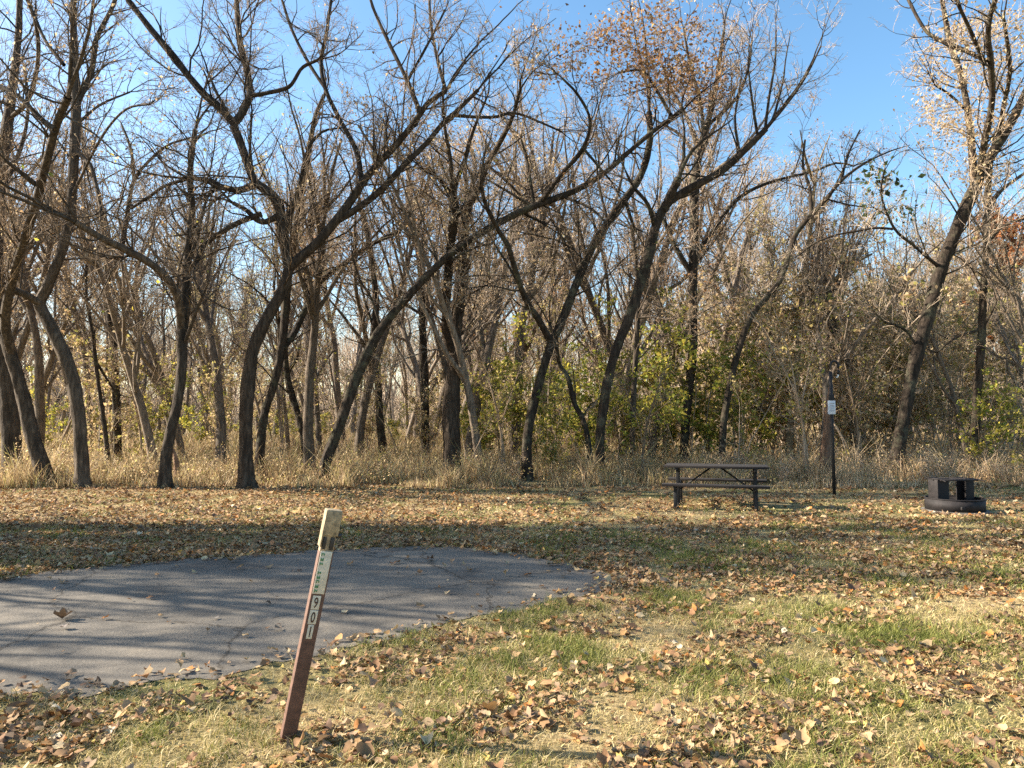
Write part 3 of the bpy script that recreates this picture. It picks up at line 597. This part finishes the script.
S_OLV = [shrub('olive_thicket', 5.2, 7, .20, .42, M_TWIGP, OLIVE[:2] + TAN, 1500, .12), shrub('olive_thicket', 4.4, 8, .25, .42, M_TWIGP, OLIVE + TAN, 1500, .12), shrub('olive_thicket', 5.6, 6, .17, .42, M_TWIGP, TAN + OLIVE[2:], 1400, .115)]
S_LOW = [shrub('low_brush', 1.25, 13, .45, .9, M_TWIGP, TAN, 220, .06, .0035, .008), shrub('low_brush', 1.0, 12, .5, .9, M_TWIGP, TAN, 260, .06, .0035, .007)]
S_THIN = [shrub('thin_sapling', 4.5, 2, .06, .5, M_TWIG, OLIVE, 220, .08, .004, .022), shrub('thin_sapling', 5.5, 3, .1, .5, M_TWIG, TAN + YELLOWGREEN, 260, .08, .004, .026)]
def put(src, px, d, s, label, group, cat): return copy_tree(src, (F and (px - 512) / F * d, d, 0), rng.random() * 6.28, s, label, group, cat)
for i, (px, d, s) in enumerate([(690, 22.8, 1.25), (712, 23.8, 1.25), (665, 23.6, 1.15), (735, 22.6, 1.05), (755, 25, 1.2), (645, 24.5, 1.1)]):
    put(S_YEL[i % 2], px, d, s, 'yellow-green leafy sapling in the bright clump behind the picnic table', 'yellow-green saplings behind the picnic table', 'sapling')
for i, (px, d, s) in enumerate([(556, 20.5, .8), (575, 22, .95), (535, 23, 1.0), (600, 21.5, .9), (620, 23.5, 1.1), (500, 24, 1.0), (480, 25, 1.0)]):
    put(S_YEL[(i + 1) % 2], px, d, s, 'loose green-leaved sapling in the gap about the two-stemmed tree', 'green saplings around the two-stemmed tree', 'sapling')
put(S_YEL[0], 985, 21, .75, 'dense green bush with a few orange leaves beside the straight dark trunk', None, 'bush')
put(S_YEL[1], 1030, 20.2, .8, 'bright green bush cut by the picture edge, past the straight dark trunk', None, 'bush')
put(S_YEL[1], 152, 24, 1.0, 'slim yellow-leaved sapling behind the arching grey tree', None, 'sapling')
put(S_YEL[0], 40, 31, .8, 'yellow-leaved bush glowing far behind the V-shaped tree', None, 'bush')
put(S_YEL[0], 208, 33, .8, 'yellow bush deep between the arching tree and the broad one', None, 'bush')
for i, (px, d, s) in enumerate([(770, 26, 1.05), (800, 25, 1.0), (825, 26.5, 1.1), (850, 24.6, 1.05), (872, 26, 1.15), (893, 28, 1.15), (912, 25.5, .8), (838, 28, 1.2), (790, 28, 1.15), (940, 25, .95), (960, 28, 1.1), (880, 30, 1.2), (1000, 27, 1.1), (1025, 25, 1.0), (745, 27, 1.1), (720, 29, 1.1), (760, 31, 1.2), (860, 33, 1.3), (920, 33, 1.25), (985, 34, 1.2)]):
    put(S_OLV[i % 3], px, d, s * 1.25, 'tall olive-tan thicket of thin leafy stems, one of many behind the lantern pole', 'olive thickets behind the lantern pole', 'bush')
for i in range(24):
    d = 24 + 26 * rng.random(); px = -60 + 760 * rng.random()
    put((S_OLV + S_YEL)[int(rng.integers(0, 5))], px, d, .6 + .5 * rng.random(), 'hazy olive bush in the undergrowth between the deeper trunks', 'bushes between the deeper trunks', 'bush')
for i in range(20):
    d = 34 + 30 * rng.random(); px = -60 + 1150 * rng.random()
    put(S_OLV[int(rng.integers(0, 3))], px, d, 1.0 + .5 * rng.random(), 'far olive-grey bush filling the woods low down between the distant trees', 'far bushes low in the woods', 'bush')
for i in range(30):
    px = -40 + 1120 * rng.random(); d = 18.4 + 3.5 * rng.random()
    if px < 640 and rng.random() < .6: px = 640 + 440 * rng.random()
    put(S_LOW[i % 2], px, d, .45 + .4 * rng.random(), 'low leafless bramble tangled in the dry weeds along the edge of the woods', 'brambles along the edge of the woods', 'bramble')
for i, (px, d, s) in enumerate([(740, 19.5, .9), (806, 18.8, 1.0), (468, 19.6, .6), (640, 19.2, .7), (852, 20.5, .9), (145, 23, .9), (225, 24, 1.0), (340, 22, .8), (400, 24, .9), (505, 21, .9), (518, 24, 1.0), (580, 25, 1.1), (660, 24, 1.1), (860, 23, 1.1), (60, 24, 1), (285, 25, 1), (1010, 22, .9), (950, 23, .8)]):
    put(S_THIN[i % 2], px, d, s, 'thin whip-like sapling standing up out of the dry weeds', 'thin saplings in the weeds', 'sapling')
for k in S_YEL + S_OLV + S_LOW + S_THIN: remove_tree(k)

# ------------------------------------------------------------------ dry weeds under the trees
def blades(x, y, z0, h, w, lean, cols, K=3):
    n = len(x); a = rng.random(n) * 6.28; side = np.stack([np.cos(a), np.sin(a), np.zeros(n)], 1)
    b_ = rng.random(n) * 6.28; ld = np.stack([np.cos(b_), np.sin(b_), np.zeros(n)], 1) * (lean * (.3 + rng.random(n)))[:, None]
    base = np.stack([x, y, z0], 1); V = []
    for k in range(K):
        t = k / (K - 1); c = base + np.array([0, 0, 1.0]) * (h * t * (1 - .25 * lean * t))[:, None] + ld * (h * t * t)[:, None]
        ww = (w * (1 - .8 * t))[:, None]
        V += [c - side * ww / 2, c + side * ww / 2]
    V = np.stack(V, 1).reshape(-1, 3); i = np.arange(n)[:, None] * 2 * K
    Q = np.concatenate([np.concatenate([i + 2 * k, i + 2 * k + 1, i + 2 * k + 3, i + 2 * k + 2], 1) for k in range(K - 1)])
    cols = np.array(cols); ci = cols[rng.integers(0, len(cols), n)] * (.65 + .7 * rng.random((n, 1)))
    return V, Q, np.repeat(ci, 2 * K, 0)
def merge(parts):
    V, Q, C, n = [], [], [], 0
    for v, q, c in parts: V.append(v); Q.append(q + n); C.append(c); n += len(v)
    return np.vstack(V), np.vstack(Q), np.vstack(C)
DRY = [(.46, .34, .18), (.54, .41, .22), (.37, .26, .14), (.60, .47, .27), (.28, .19, .11), (.38, .33, .13), (.24, .15, .09)]
DRYP = [(.60, .43, .26), (.68, .50, .31), (.46, .31, .19), (.72, .55, .35)]
nb = make_noise(3.2, 21); nh = make_noise(1.6, 22)
edge = lambda x: 17.6 + .35 * np.sin(x * .7) + .25 * np.sin(x * 1.9 + 1) + .012 * x
parts = []
n = 90000; y = 17.3 + 15 * rng.random(n) ** 1.5; x = (rng.random(n) * 2 - 1) * (.78 * y + 2)
keep = (y > edge(x) + .25 * rng.normal(size=n)) & (nb(x, y) > -.75); x, y = x[keep], y[keep]
hh = np.clip((.56 + .26 * nh(x, y)) * (.5 + .7 * rng.random(len(x))) * np.clip((y - edge(x)) * .7 + .35, .3, 1), .12, 1.45)
px = 512 + F * x / y; right = px > 780 + 60 * rng.normal(size=len(x))
for sel, c in ((right, DRYP + DRY[:3]), (~right, DRY)):
    parts.append(blades(x[sel], y[sel], np.zeros(sel.sum()), hh[sel], .012 + .016 * rng.random(sel.sum()), .55, c))
n = 42000; y = 30 + 46 * rng.random(n); x = (rng.random(n) * 2 - 1) * (.78 * y + 2)
parts.append(blades(x, y, hill(x, y), .5 + .5 * rng.random(n), .04 + .05 * rng.random(n), .5, DRY))
V, Q, C = merge(parts)
tag(link('dry_weeds', mesh_np('dry_weeds', V, Q, col=C, smooth=False), M_GRASS), 'knee-high straw-coloured dry weeds and grass under the trees', 'weeds', kind='stuff')
# seed heads and clinging leaves in the weeds
n = 26000; y = 17.9 + 9 * rng.random(n) ** 1.3; x = (rng.random(n) * 2 - 1) * (.78 * y + 1); keep = y > edge(x); x, y = x[keep], y[keep]
z = np.clip((.53 + .24 * nh(x, y)) * (.3 + .8 * rng.random(len(x))) * np.clip((y - edge(x)) * .7 + .35, .3, 1), .05, 1.2)
V, Q, C = leaf_quads(np.stack([x, y, z], 1), .055, DRY + TAN + OLIVE[:2], .02)
tag(link('weed_heads', mesh_np('weed_heads', V, Q, col=C, smooth=False), M_LEAF), 'dry seed heads and small leaves caught in the weeds', 'weeds', kind='stuff')

# ------------------------------------------------------------------ mown grass and leaf litter in the clearing
pad_b = pad_fine[::2]
SLAB = ((952 - 512) / F * 13.15, 13.15)
GREEN = [(.155, .17, .035), (.21, .215, .05), (.12, .14, .028), (.28, .265, .075)]
STRAW = [(.48, .38, .17), (.56, .45, .22), (.40, .30, .13), (.62, .51, .28), (.34, .29, .10)]
ng = make_noise(2.4, 31); ng2 = make_noise(.6, 32)
parts = []
for n, y0, y1, hmax, w, pw in ((190000, 2.7, 7.2, .062, .0055, 1.0), (80000, 7.2, 12.0, .06, .011, 1.0), (42000, 12.0, 18.2, .06, .018, 1.0)):
    y = y0 + (y1 - y0) * rng.random(n); x = (rng.random(n) * 2 - 1) * (.76 * y + .8)
    out = ~in_poly(x, y, pad_b) & ((x - SLAB[0]) ** 2 + (y - SLAB[1]) ** 2 > .55 ** 2); x, y = x[out], y[out]
    gv = ng(x, y) + .55 * ng2(x, y) + np.where((x > .3) & (y < 12), .35, -.2) - np.clip((y - 11) * .35, 0, 2.2)
    dn = rng.random(len(x)) < np.clip(.75 + .2 * gv, .25, 1); x, y, gv = x[dn], y[dn], gv[dn]
    gr = gv + .9 * rng.normal(size=len(x)) > .85
    h = hmax * 1.12 * (.4 + .8 * rng.random(len(x))) * (1 + .15 * np.clip(gv, -2, 2))
    for s_, c in ((gr, GREEN), (~gr, STRAW)):
        parts.append(blades(x[s_], y[s_], np.full(s_.sum(), -.004), h[s_] * (1.0 if c is GREEN else .85), w * (.6 + .8 * rng.random(s_.sum())), .8 if c is GREEN else 1.1, c))
V, Q, C = merge(parts)
tag(link('mown_grass', mesh_np('mown_grass', V, Q, col=C, smooth=False), M_GRASS), 'short patchy grass, part green and part straw, over the clearing', 'grass', kind='stuff')

LEAFC = np.array([(.44, .285, .145), (.52, .365, .19), (.36, .21, .10), (.27, .145, .07), (.58, .44, .25), (.42, .18, .05), (.17, .10, .06), (.46, .27, .11), (.33, .22, .13), (.52, .39, .11), (.64, .53, .36)])
LEAFP = np.array([.16, .09, .19, .17, .035, .06, .11, .06, .12, .012, .006])
ANG = np.linspace(0, 2 * math.pi, 12, endpoint=False)
LOBE = np.array([1.0, .80, .88, .72, .80, .66, .60, .66, .80, .72, .88, .80])
def litter(x, y, z, size, tilt, curl):
    """lobed curled fallen leaves: twelve points round a middle"""
    n = len(x); lob = LOBE[None] ** (.2 + 1.9 * rng.random((n, 1))) * (.72 + .42 * rng.random((n, 12))); wide = (.6 + .5 * rng.random(n))[:, None]
    lx = lob * np.cos(ANG)[None]; ly = lob * np.sin(ANG)[None] * wide
    c1 = np.clip((rng.normal(size=n) * .45 + .3)[:, None] * curl, -.8, .9); c2 = np.clip((rng.normal(size=n) * .6 + .35)[:, None] * curl, -.9, 1.1)
    lz = c1 * lx ** 2 + c2 * ly ** 2 + .10 * rng.normal(size=(n, 12)) * curl
    L = np.concatenate([np.zeros((n, 1, 3)), np.stack([lx, ly, lz], -1)], 1) * (size / 2)[:, None, None]
    yaw = rng.random(n) * 6.28; pt = rng.normal(size=n) * tilt; rl = rng.normal(size=n) * tilt
    def rot(V, a, i, j):
        c, s = np.cos(a)[:, None], np.sin(a)[:, None]; A = V[..., i] * c - V[..., j] * s; B = V[..., i] * s + V[..., j] * c
        V[..., i] = A; V[..., j] = B
    rot(L, pt, 1, 2); rot(L, rl, 0, 2); rot(L, yaw, 0, 1)
    L[..., 2] -= L[..., 2].min(1, keepdims=True) * .9
    V = (L + np.stack([x, y, z], 1)[:, None]).reshape(-1, 3)
    i = np.arange(n)[:, None] * 13; k = np.arange(12)[None]
    T = np.stack([np.broadcast_to(i, (n, 12)), i + 1 + k, i + 1 + (k + 1) % 12], -1).reshape(-1, 3)
    ci = LEAFC[rng.choice(len(LEAFC), n, p=LEAFP / LEAFP.sum())] * (.62 + .5 * rng.random((n, 1)))
    return V, T, np.repeat(ci, 13, 0)
nl = make_noise(1.7, 41); nl2 = make_noise(.45, 42)
dist_pad = lambda x, y: np.min(np.hypot(x[:, None] - pad_b[None, :, 0], y[:, None] - pad_b[None, :, 1]), axis=1)
xs_, ys_ = [], []
for n, y0, y1, bias in ((52000, 2.7, 7.0, -.42), (70000, 7.0, 12.0, .3), (60000, 12.0, 18.6, -.1)):
    y = y0 + (y1 - y0) * rng.random(n); x = (rng.random(n) * 2 - 1) * (.76 * y + .8)
    inside = in_poly(x, y, pad_b); dp = dist_pad(x, y)
    left = np.clip((-.02 * 0 + (1.5 - x) / 4), 0, 1) * (y > 7.2)
    pr = np.clip(.42 + .26 * (nl(x, y) + .7 * nl2(x, y)) + .35 * bias + .35 * left, .05, 1)
    pr = np.where(inside, np.where(dp < .2, np.where(y > 7, .25, .10), .003), pr)
    pr = np.where(~inside & (dp < .5) & (y > 7.4), 1.0, pr); pr = np.where(~inside & (dp < .25) & (y < 7), pr * .5, pr)
    pr = np.where((x - SLAB[0]) ** 2 + (y - SLAB[1]) ** 2 < .56 ** 2, .02, pr)
    k = rng.random(n) < pr; xs_.append(x[k]); ys_.append(y[k])
x = np.concatenate(xs_); y = np.concatenate(ys_)
size = (.028 + .062 * rng.random(len(x)) ** 1.5) * np.where(rng.random(len(x)) < .06, 1.45, 1) * np.where(y > 11, 1.15, 1)
z = -.004 + .036 * rng.random(len(x)); z = np.where(in_poly(x, y, pad_b), .018, z)
V, T, C = litter(x, y, z, size, .26, np.clip(.9 + .5 * rng.normal(size=(len(x), 1)), .1, 2.2))
tag(link('fallen_leaves', mesh_np('fallen_leaves', V, None, T, col=C, smooth=False), M_LITTER), 'carpet of curled brown and tan fallen leaves over the clearing', 'leaves', kind='stuff')
n = 40000; y = 17.5 + 20 * rng.random(n); x = (rng.random(n) * 2 - 1) * (.78 * y + 1)
# single leaves lying on the bare asphalt
def lone_leaf(px, py, s, label, group, col):
    global LEAFC
    keepc = LEAFC; LEAFC = np.array([col] * len(keepc)); g = on_ground(px, py)
    V, T, C = litter(np.zeros(1), np.zeros(1), np.zeros(1), np.array([s]), .12, 1.0); LEAFC = keepc
    o = link('fallen_leaf', mesh_np('fallen_leaf', V, None, T, col=C, smooth=False), M_LITTER); o.location = (g[0], g[1], .019)
    return tag(o, label, 'leaf', group)
lone_leaf(278, 631, .10, 'large curled grey-brown leaf on the asphalt just beside the post', None, (.28, .20, .14))
lone_leaf(216, 620, .08, 'small pale grey leaf alone in the middle of the asphalt', None, (.42, .36, .30))
lone_leaf(62, 621, .16, 'long flat brown leaf lying where the cracks of the asphalt meet', None, (.20, .13, .08))
lone_leaf(64, 630, .12, 'thin grey leaf lying just in front of the long flat brown one', None, (.30, .25, .21))
lone_leaf(70, 678, .15, 'tan leaf on the near edge of the asphalt beside a dark clump', None, (.38, .24, .14))
for px, py in ((430, 561), (393, 565), (350, 566), (508, 565), (529, 577), (506, 577), (447, 595), (398, 564), (232, 563), (241, 570), (268, 569), (300, 572), (563, 578), (420, 575), (470, 572), (150, 600), (270, 652), (345, 614)):
    lone_leaf(px, py, .07 + .07 * random.random(), 'small dry brown leaf scattered on the asphalt pad', 'dry leaves scattered on the asphalt', tuple(LEAFC[rng.integers(0, 9)]))

# ------------------------------------------------------------------ campsite marker post
M_POST = plain('brown_post_paint', (.105, .052, .033), .75, var=.5, scale=26)
M_WOOD = plain('weathered_wood', (.36, .28, .18), .8, var=.35, scale=30)
M_CAP = plain('tan_cap_plate', (.27, .21, .125), .85, var=.55, scale=38)
M_STICK = plain('cream_sticker', (.52, .48, .38), .6, var=.22, scale=40, bump=0)
M_GREEN = plain('green_print', (.06, .20, .07), .5, var=.1, bump=0)
M_INK = plain('black_print', (.035, .014, .013), .5, var=.1, bump=0)
M_BOLT = plain('dark_steel', (.03, .028, .028), .5, .3)
b0 = on_ground(287, 741); tilt = math.atan2((334 - 289) / F * b0[1], (741 - 510) / F * b0[1])
post = empty('marker_post', (b0[0], b0[1], 0), 'leaning brown numbered post with a tan capped top beside the asphalt pad', 'post')
post.rotation_euler = (0, 0, 0)
from mathutils import Matrix
post.matrix_world = Matrix.Translation((b0[0], b0[1], 0)) @ Matrix.Rotation(tilt, 4, 'Y') @ Matrix.Rotation(math.radians(27), 4, 'Z')
PW, PD, PH = .074, .05, 1.19            # front width, depth, length
mb = MB(); mb.box((0, 0, (PH - .21) / 2 - .1), (PW, PD, PH - .21 + .2)); mb.build('painted_shaft', M_POST, post, .004)
mb = MB(); mb.box((0, .004, PH - .11), (PW - .004, PD - .012, .205)); mb.build('bare_wood_top', M_WOOD, post, .004)
mb = MB(); mb.box((0, -PD / 2 - .004, PH - .06), (PW + .003, .006, .125)); mb.box((-PW / 2 - .004, -.004, PH - .09), (.006, PD + .004, .19)); mb.box((0, 0, PH + .004), (PW + .005, PD + .006, .006)); mb.build('cap_plate', M_CAP, post, .0015)
mb = MB(); mb.box((-.022, -PD / 2 + .004, PH - .165), (.016, .012, .06)); mb.box((.018, -PD / 2 + .004, PH - .165), (.02, .012, .065)); mb.build('mounting_slot', M_BOLT, post, .001)
mb = MB(); mb.tube([(PW / 2 - .002, -PD / 2 + .012, PH - .122), (PW / 2 + .022, -PD / 2 + .012, PH - .122)], .013, 8); mb.build('bolt', M_BOLT, post)
sz0, sz1 = PH - .425, PH - .205
mb = MB(); mb.box((-.002, -PD / 2 - .0025, (sz0 + sz1) / 2), (.060, .003, sz1 - sz0)); st = mb.build('sticker', M_STICK, post, .001)
mb = MB(); yq = -PD / 2 - .0048; rr_ = random.Random(3)
for k in range(9):                          # a column of small printed letters, too worn to read
    z = sz1 - .018 - k * .0232; xq = -.018
    if k in (3,): continue
    mb.box((xq - .006, yq, z), (.0045, .0012, .015)); mb.box((xq + .006, yq, z), (.0045, .0012, .015 if k % 2 else .011))
    mb.box((xq, yq - .0013, z + (.006 if k % 3 == 0 else 0)), (.012, .0012, .0045))
    if k % 2: mb.box((xq, yq - .0013, z - .0065), (.012, .0012, .004))
mb.build('lettering', M_GREEN, st)
def text_mesh(txt, h):
    c = bpy.data.curves.new('numeral', 'FONT'); c.body = txt; c.size = 1; c.align_x = 'CENTER'; c.align_y = 'CENTER'; c.extrude = .002; c.offset = .012
    o = bpy.data.objects.new('tmp', c); COL.objects.link(o); dg = bpy.context.evaluated_depsgraph_get(); dg.update()
    me = bpy.data.meshes.new_from_object(o.evaluated_get(dg)); bpy.data.objects.remove(o)
    co = np.empty(len(me.vertices) * 3, np.float32); me.vertices.foreach_get('co', co); co = co.reshape(-1, 3)
    co[:, :2] -= (co[:, :2].max(0) + co[:, :2].min(0)) / 2; s = h / (co[:, 1].max() - co[:, 1].min())
    V = np.stack([co[:, 0] * s * .62, -co[:, 2] * .3, co[:, 1] * s], 1)
    me.vertices.foreach_set('co', V.astype(np.float32).ravel()); me.update(); return me
zc = sz0 - .012
for dgt in '901':
    hgt = .066; w_ = .042 if dgt != '1' else .03
    mb = MB(); mb.box((-.004, -PD / 2 - .0018, zc - hgt / 2), (w_, .002, hgt + .006)); pl = mb.build('number_plate', M_STICK, post, .0008)
    me = text_mesh(dgt, .054); o = link('numeral', me, M_INK, pl); o.location = (-.004, -PD / 2 - .0036, zc - hgt / 2)
    zc -= hgt + .009

# ------------------------------------------------------------------ picnic table
M_BROWN = plain('dark_brown_planks', (.012, .0085, .0075), .9, var=.3, scale=25)
M_STEEL = plain('black_steel', (.009, .008, .008), .7, .1, var=.3, scale=30)
tc_ = on_ground(715, 506); tcen = np.array([(715 - 512) / F * 14.0, 14.0, 0])
table = empty('picnic_table', tcen, 'dark picnic table with two benches on the grass behind the asphalt pad', 'picnic table', rz=math.radians(-17))
LX = .93
mb = MB()
for k in range(5): mb.box((0, (k - 2) * .150, .745), (2 * LX, .142, .045))
mb.build('table_top', M_BROWN, table, .006)
for s in (-1, 1):
    mb = MB()
    for k in (-.5, .5): mb.box((0, s * .69 + k * .142, .435), (2 * LX, .134, .042))
    mb.build('bench', M_BROWN, table, .006)
for s in (-1, 1):
    xq = s * .70
    mb = MB(); mb.bar((xq, 0, 0), (xq, 0, .72), .07, .07); mb.build('pedestal', M_STEEL, table, .004)
    mb = MB(); mb.bar((xq, -.36, .70), (xq, .36, .70), .05, .045); mb.bar((xq, -.80, .39), (xq, .80, .39), .05, .05); mb.build('crossbar', M_STEEL, table, .004)
    mb = MB(); mb.bar((xq, -.72, .02), (xq, .72, .02), .05, .045); mb.build('foot_rail', M_STEEL, table, .004)
    for q in (-1, 1):
        mb = MB(); mb.bar((xq, q * .70, .0), (xq, q * .66, .39), .06, .05); mb.build('leg', M_STEEL, table, .004)
    mb = MB(); mb.bar((xq - s * .04, 0, .30), (s * .10, 0, .71), .035, .03); mb.build('brace', M_STEEL, table)

# ------------------------------------------------------------------ lantern pole
pb = on_ground(834.5, 496)
pole = empty('lantern_pole', (pb[0], pb[1], 0), 'tall thin black lantern pole with a hooked top and small pale placard', 'pole')
k_ = pb[1] / F
H = (496 - 372) * k_
mb = MB(); mb.tube([(0, 0, -.1), (-.02, 0, H * .5), (-.035, 0, H)], .036, 10); mb.build('shaft', M_STEEL, pole, smooth=True)
hk = [(-.035 + .085 * (1 - math.cos(t)), 0, H + .12 + .10 * math.sin(t)) for t in np.linspace(0, math.pi, 11)]
mb = MB(); mb.tube([(-.035, 0, H - .05), (-.035, 0, H + .05)] + hk + [(.135, 0, H + .0), (.130, 0, H - .06)], .026, 8); mb.build('hook', M_STEEL, pole, smooth=True)
M_TIP = plain('pale_tip_metal', (.55, .53, .48), .4, .3, var=.2)  # paler metal colour for the end of the hook
mb = MB(); mb.tube([(.128, 0, H - .045), (.125, 0, H - .10), (.11, 0, H - .13), (.085, 0, H - .125)], .018, 8); mb.build('hook_tip', M_TIP, pole, smooth=True)
mb = MB(); mb.box((-.045, -.05, (496 - 398) * k_), (.115, .03, .13)); mb.build('bracket', M_STEEL, pole, .004)
M_SIGN = plain('pale_placard', (.50, .54, .58), .5, var=.1)
zs = (496 - 408) * k_
mb = MB(); mb.box((-.05, -.062, zs), (.16, .012, .29)); sg = mb.build('placard', M_SIGN, pole, .003)
mb = MB()
for q, w_ in ((.085, .11), (.045, .09), (.01, .11), (-.03, .07), (-.07, .10)): mb.box((-.05, -.0695, zs + q), (w_, .002, .014))
mb.build('printing', plain('grey_print', (.22, .24, .27), .6, bump=0), sg)

# ------------------------------------------------------------------ fire ring on its slab
fb = on_ground(953, 507); fd = SLAB[1]; fx = SLAB[0]
M_IRON = plain('scorched_iron', (.014, .011, .011), .75, .2, var=.6, scale=14)
M_SLAB = plain('pale_concrete', (.13, .115, .095), .95, var=.45, scale=10)
mb = MB(); a = np.linspace(0, 2 * math.pi, 40, endpoint=False)
ro = .53; Vt = [(ro * math.cos(q), ro * math.sin(q), zq) for zq in (-.05, .035) for q in a] + [(0, 0, .035)]
mb.add(Vt, [[i, (i + 1) % 40, 40 + (i + 1) % 40, 40 + i] for i in range(40)], [[80, 40 + i, 40 + (i + 1) % 40] for i in range(40)])
o = mb.build('concrete_slab', M_SLAB, None, .006); o.location = (fx, fd, 0); tag(o, 'low round concrete slab under the fire ring', 'slab')
ring = empty('fire_ring', (fx, fd, .037), 'black iron fire ring with an upright cooking grate on a pale slab', 'fire ring', rz=math.radians(8))
def shell(r1, r2, z0, z1, a0, a1, n):
    q = np.linspace(a0, a1, n + 1); V = []
    for r, z in ((r1, z0), (r2, z0), (r2, z1), (r1, z1)): V += [(r * math.cos(t), r * math.sin(t), z) for t in q]
    m_ = n + 1; Q = []
    for i in range(n):
        for s0, s1 in ((0, 1), (1, 2), (2, 3), (3, 0)): Q.append([s0 * m_ + i, s1 * m_ + i, s1 * m_ + i + 1, s0 * m_ + i + 1])
    return V, Q
V, Q = shell(.455, .47, 0, .195, 0, 2 * math.pi, 48); mb = MB(); mb.add(V, Q)
V, Q = shell(.45, .478, .196, .21, 0, 2 * math.pi, 48); mb.add(V, Q); mb.build('ring_wall', M_IRON, ring, smooth=False)
for s, x0, w_ in ((-1, -.22, .22), (1, .30, .16)):
    mb = MB(); mb.box((x0, -.05 * 0, .33), (w_, .022, .44)); mb.box((x0 - s * .0, .24, .33), (w_ * .9, .022, .44)); mb.box((x0 + s * w_ * .44, .12, .36), (.02, .22, .34)); mb.build('side_plate', M_IRON, ring, .004)
mb = MB()
for k in range(13): mb.tube([(-.33 + k * .059, -.10, .535), (-.33 + k * .059, .30, .535)], .008, 6)
for yq in (-.10, .10, .30): mb.tube([(-.345, yq, .522), (.39, yq, .522)], .016, 6)
mb.build('cooking_grate', M_IRON, ring)
mb = MB(); mb.tube([(-.33, -.10, .535), (-.35, -.24, .51)], .011, 6); mb.tube([(.375, -.10, .535), (.39, -.24, .51)], .011, 6); mb.build('grate_handle', M_IRON, ring)
mb = MB(); V = []
for k in range(9):
    t = k * 2.4; r = .42 * math.sqrt((k + .5) / 9); mb.box((r * math.cos(t), r * math.sin(t), .07), (.22, .07, .06), Matrix.Rotation(k * 1.1, 3, 'Z'))
mb.build('charred_wood', M_IRON, ring, .01)
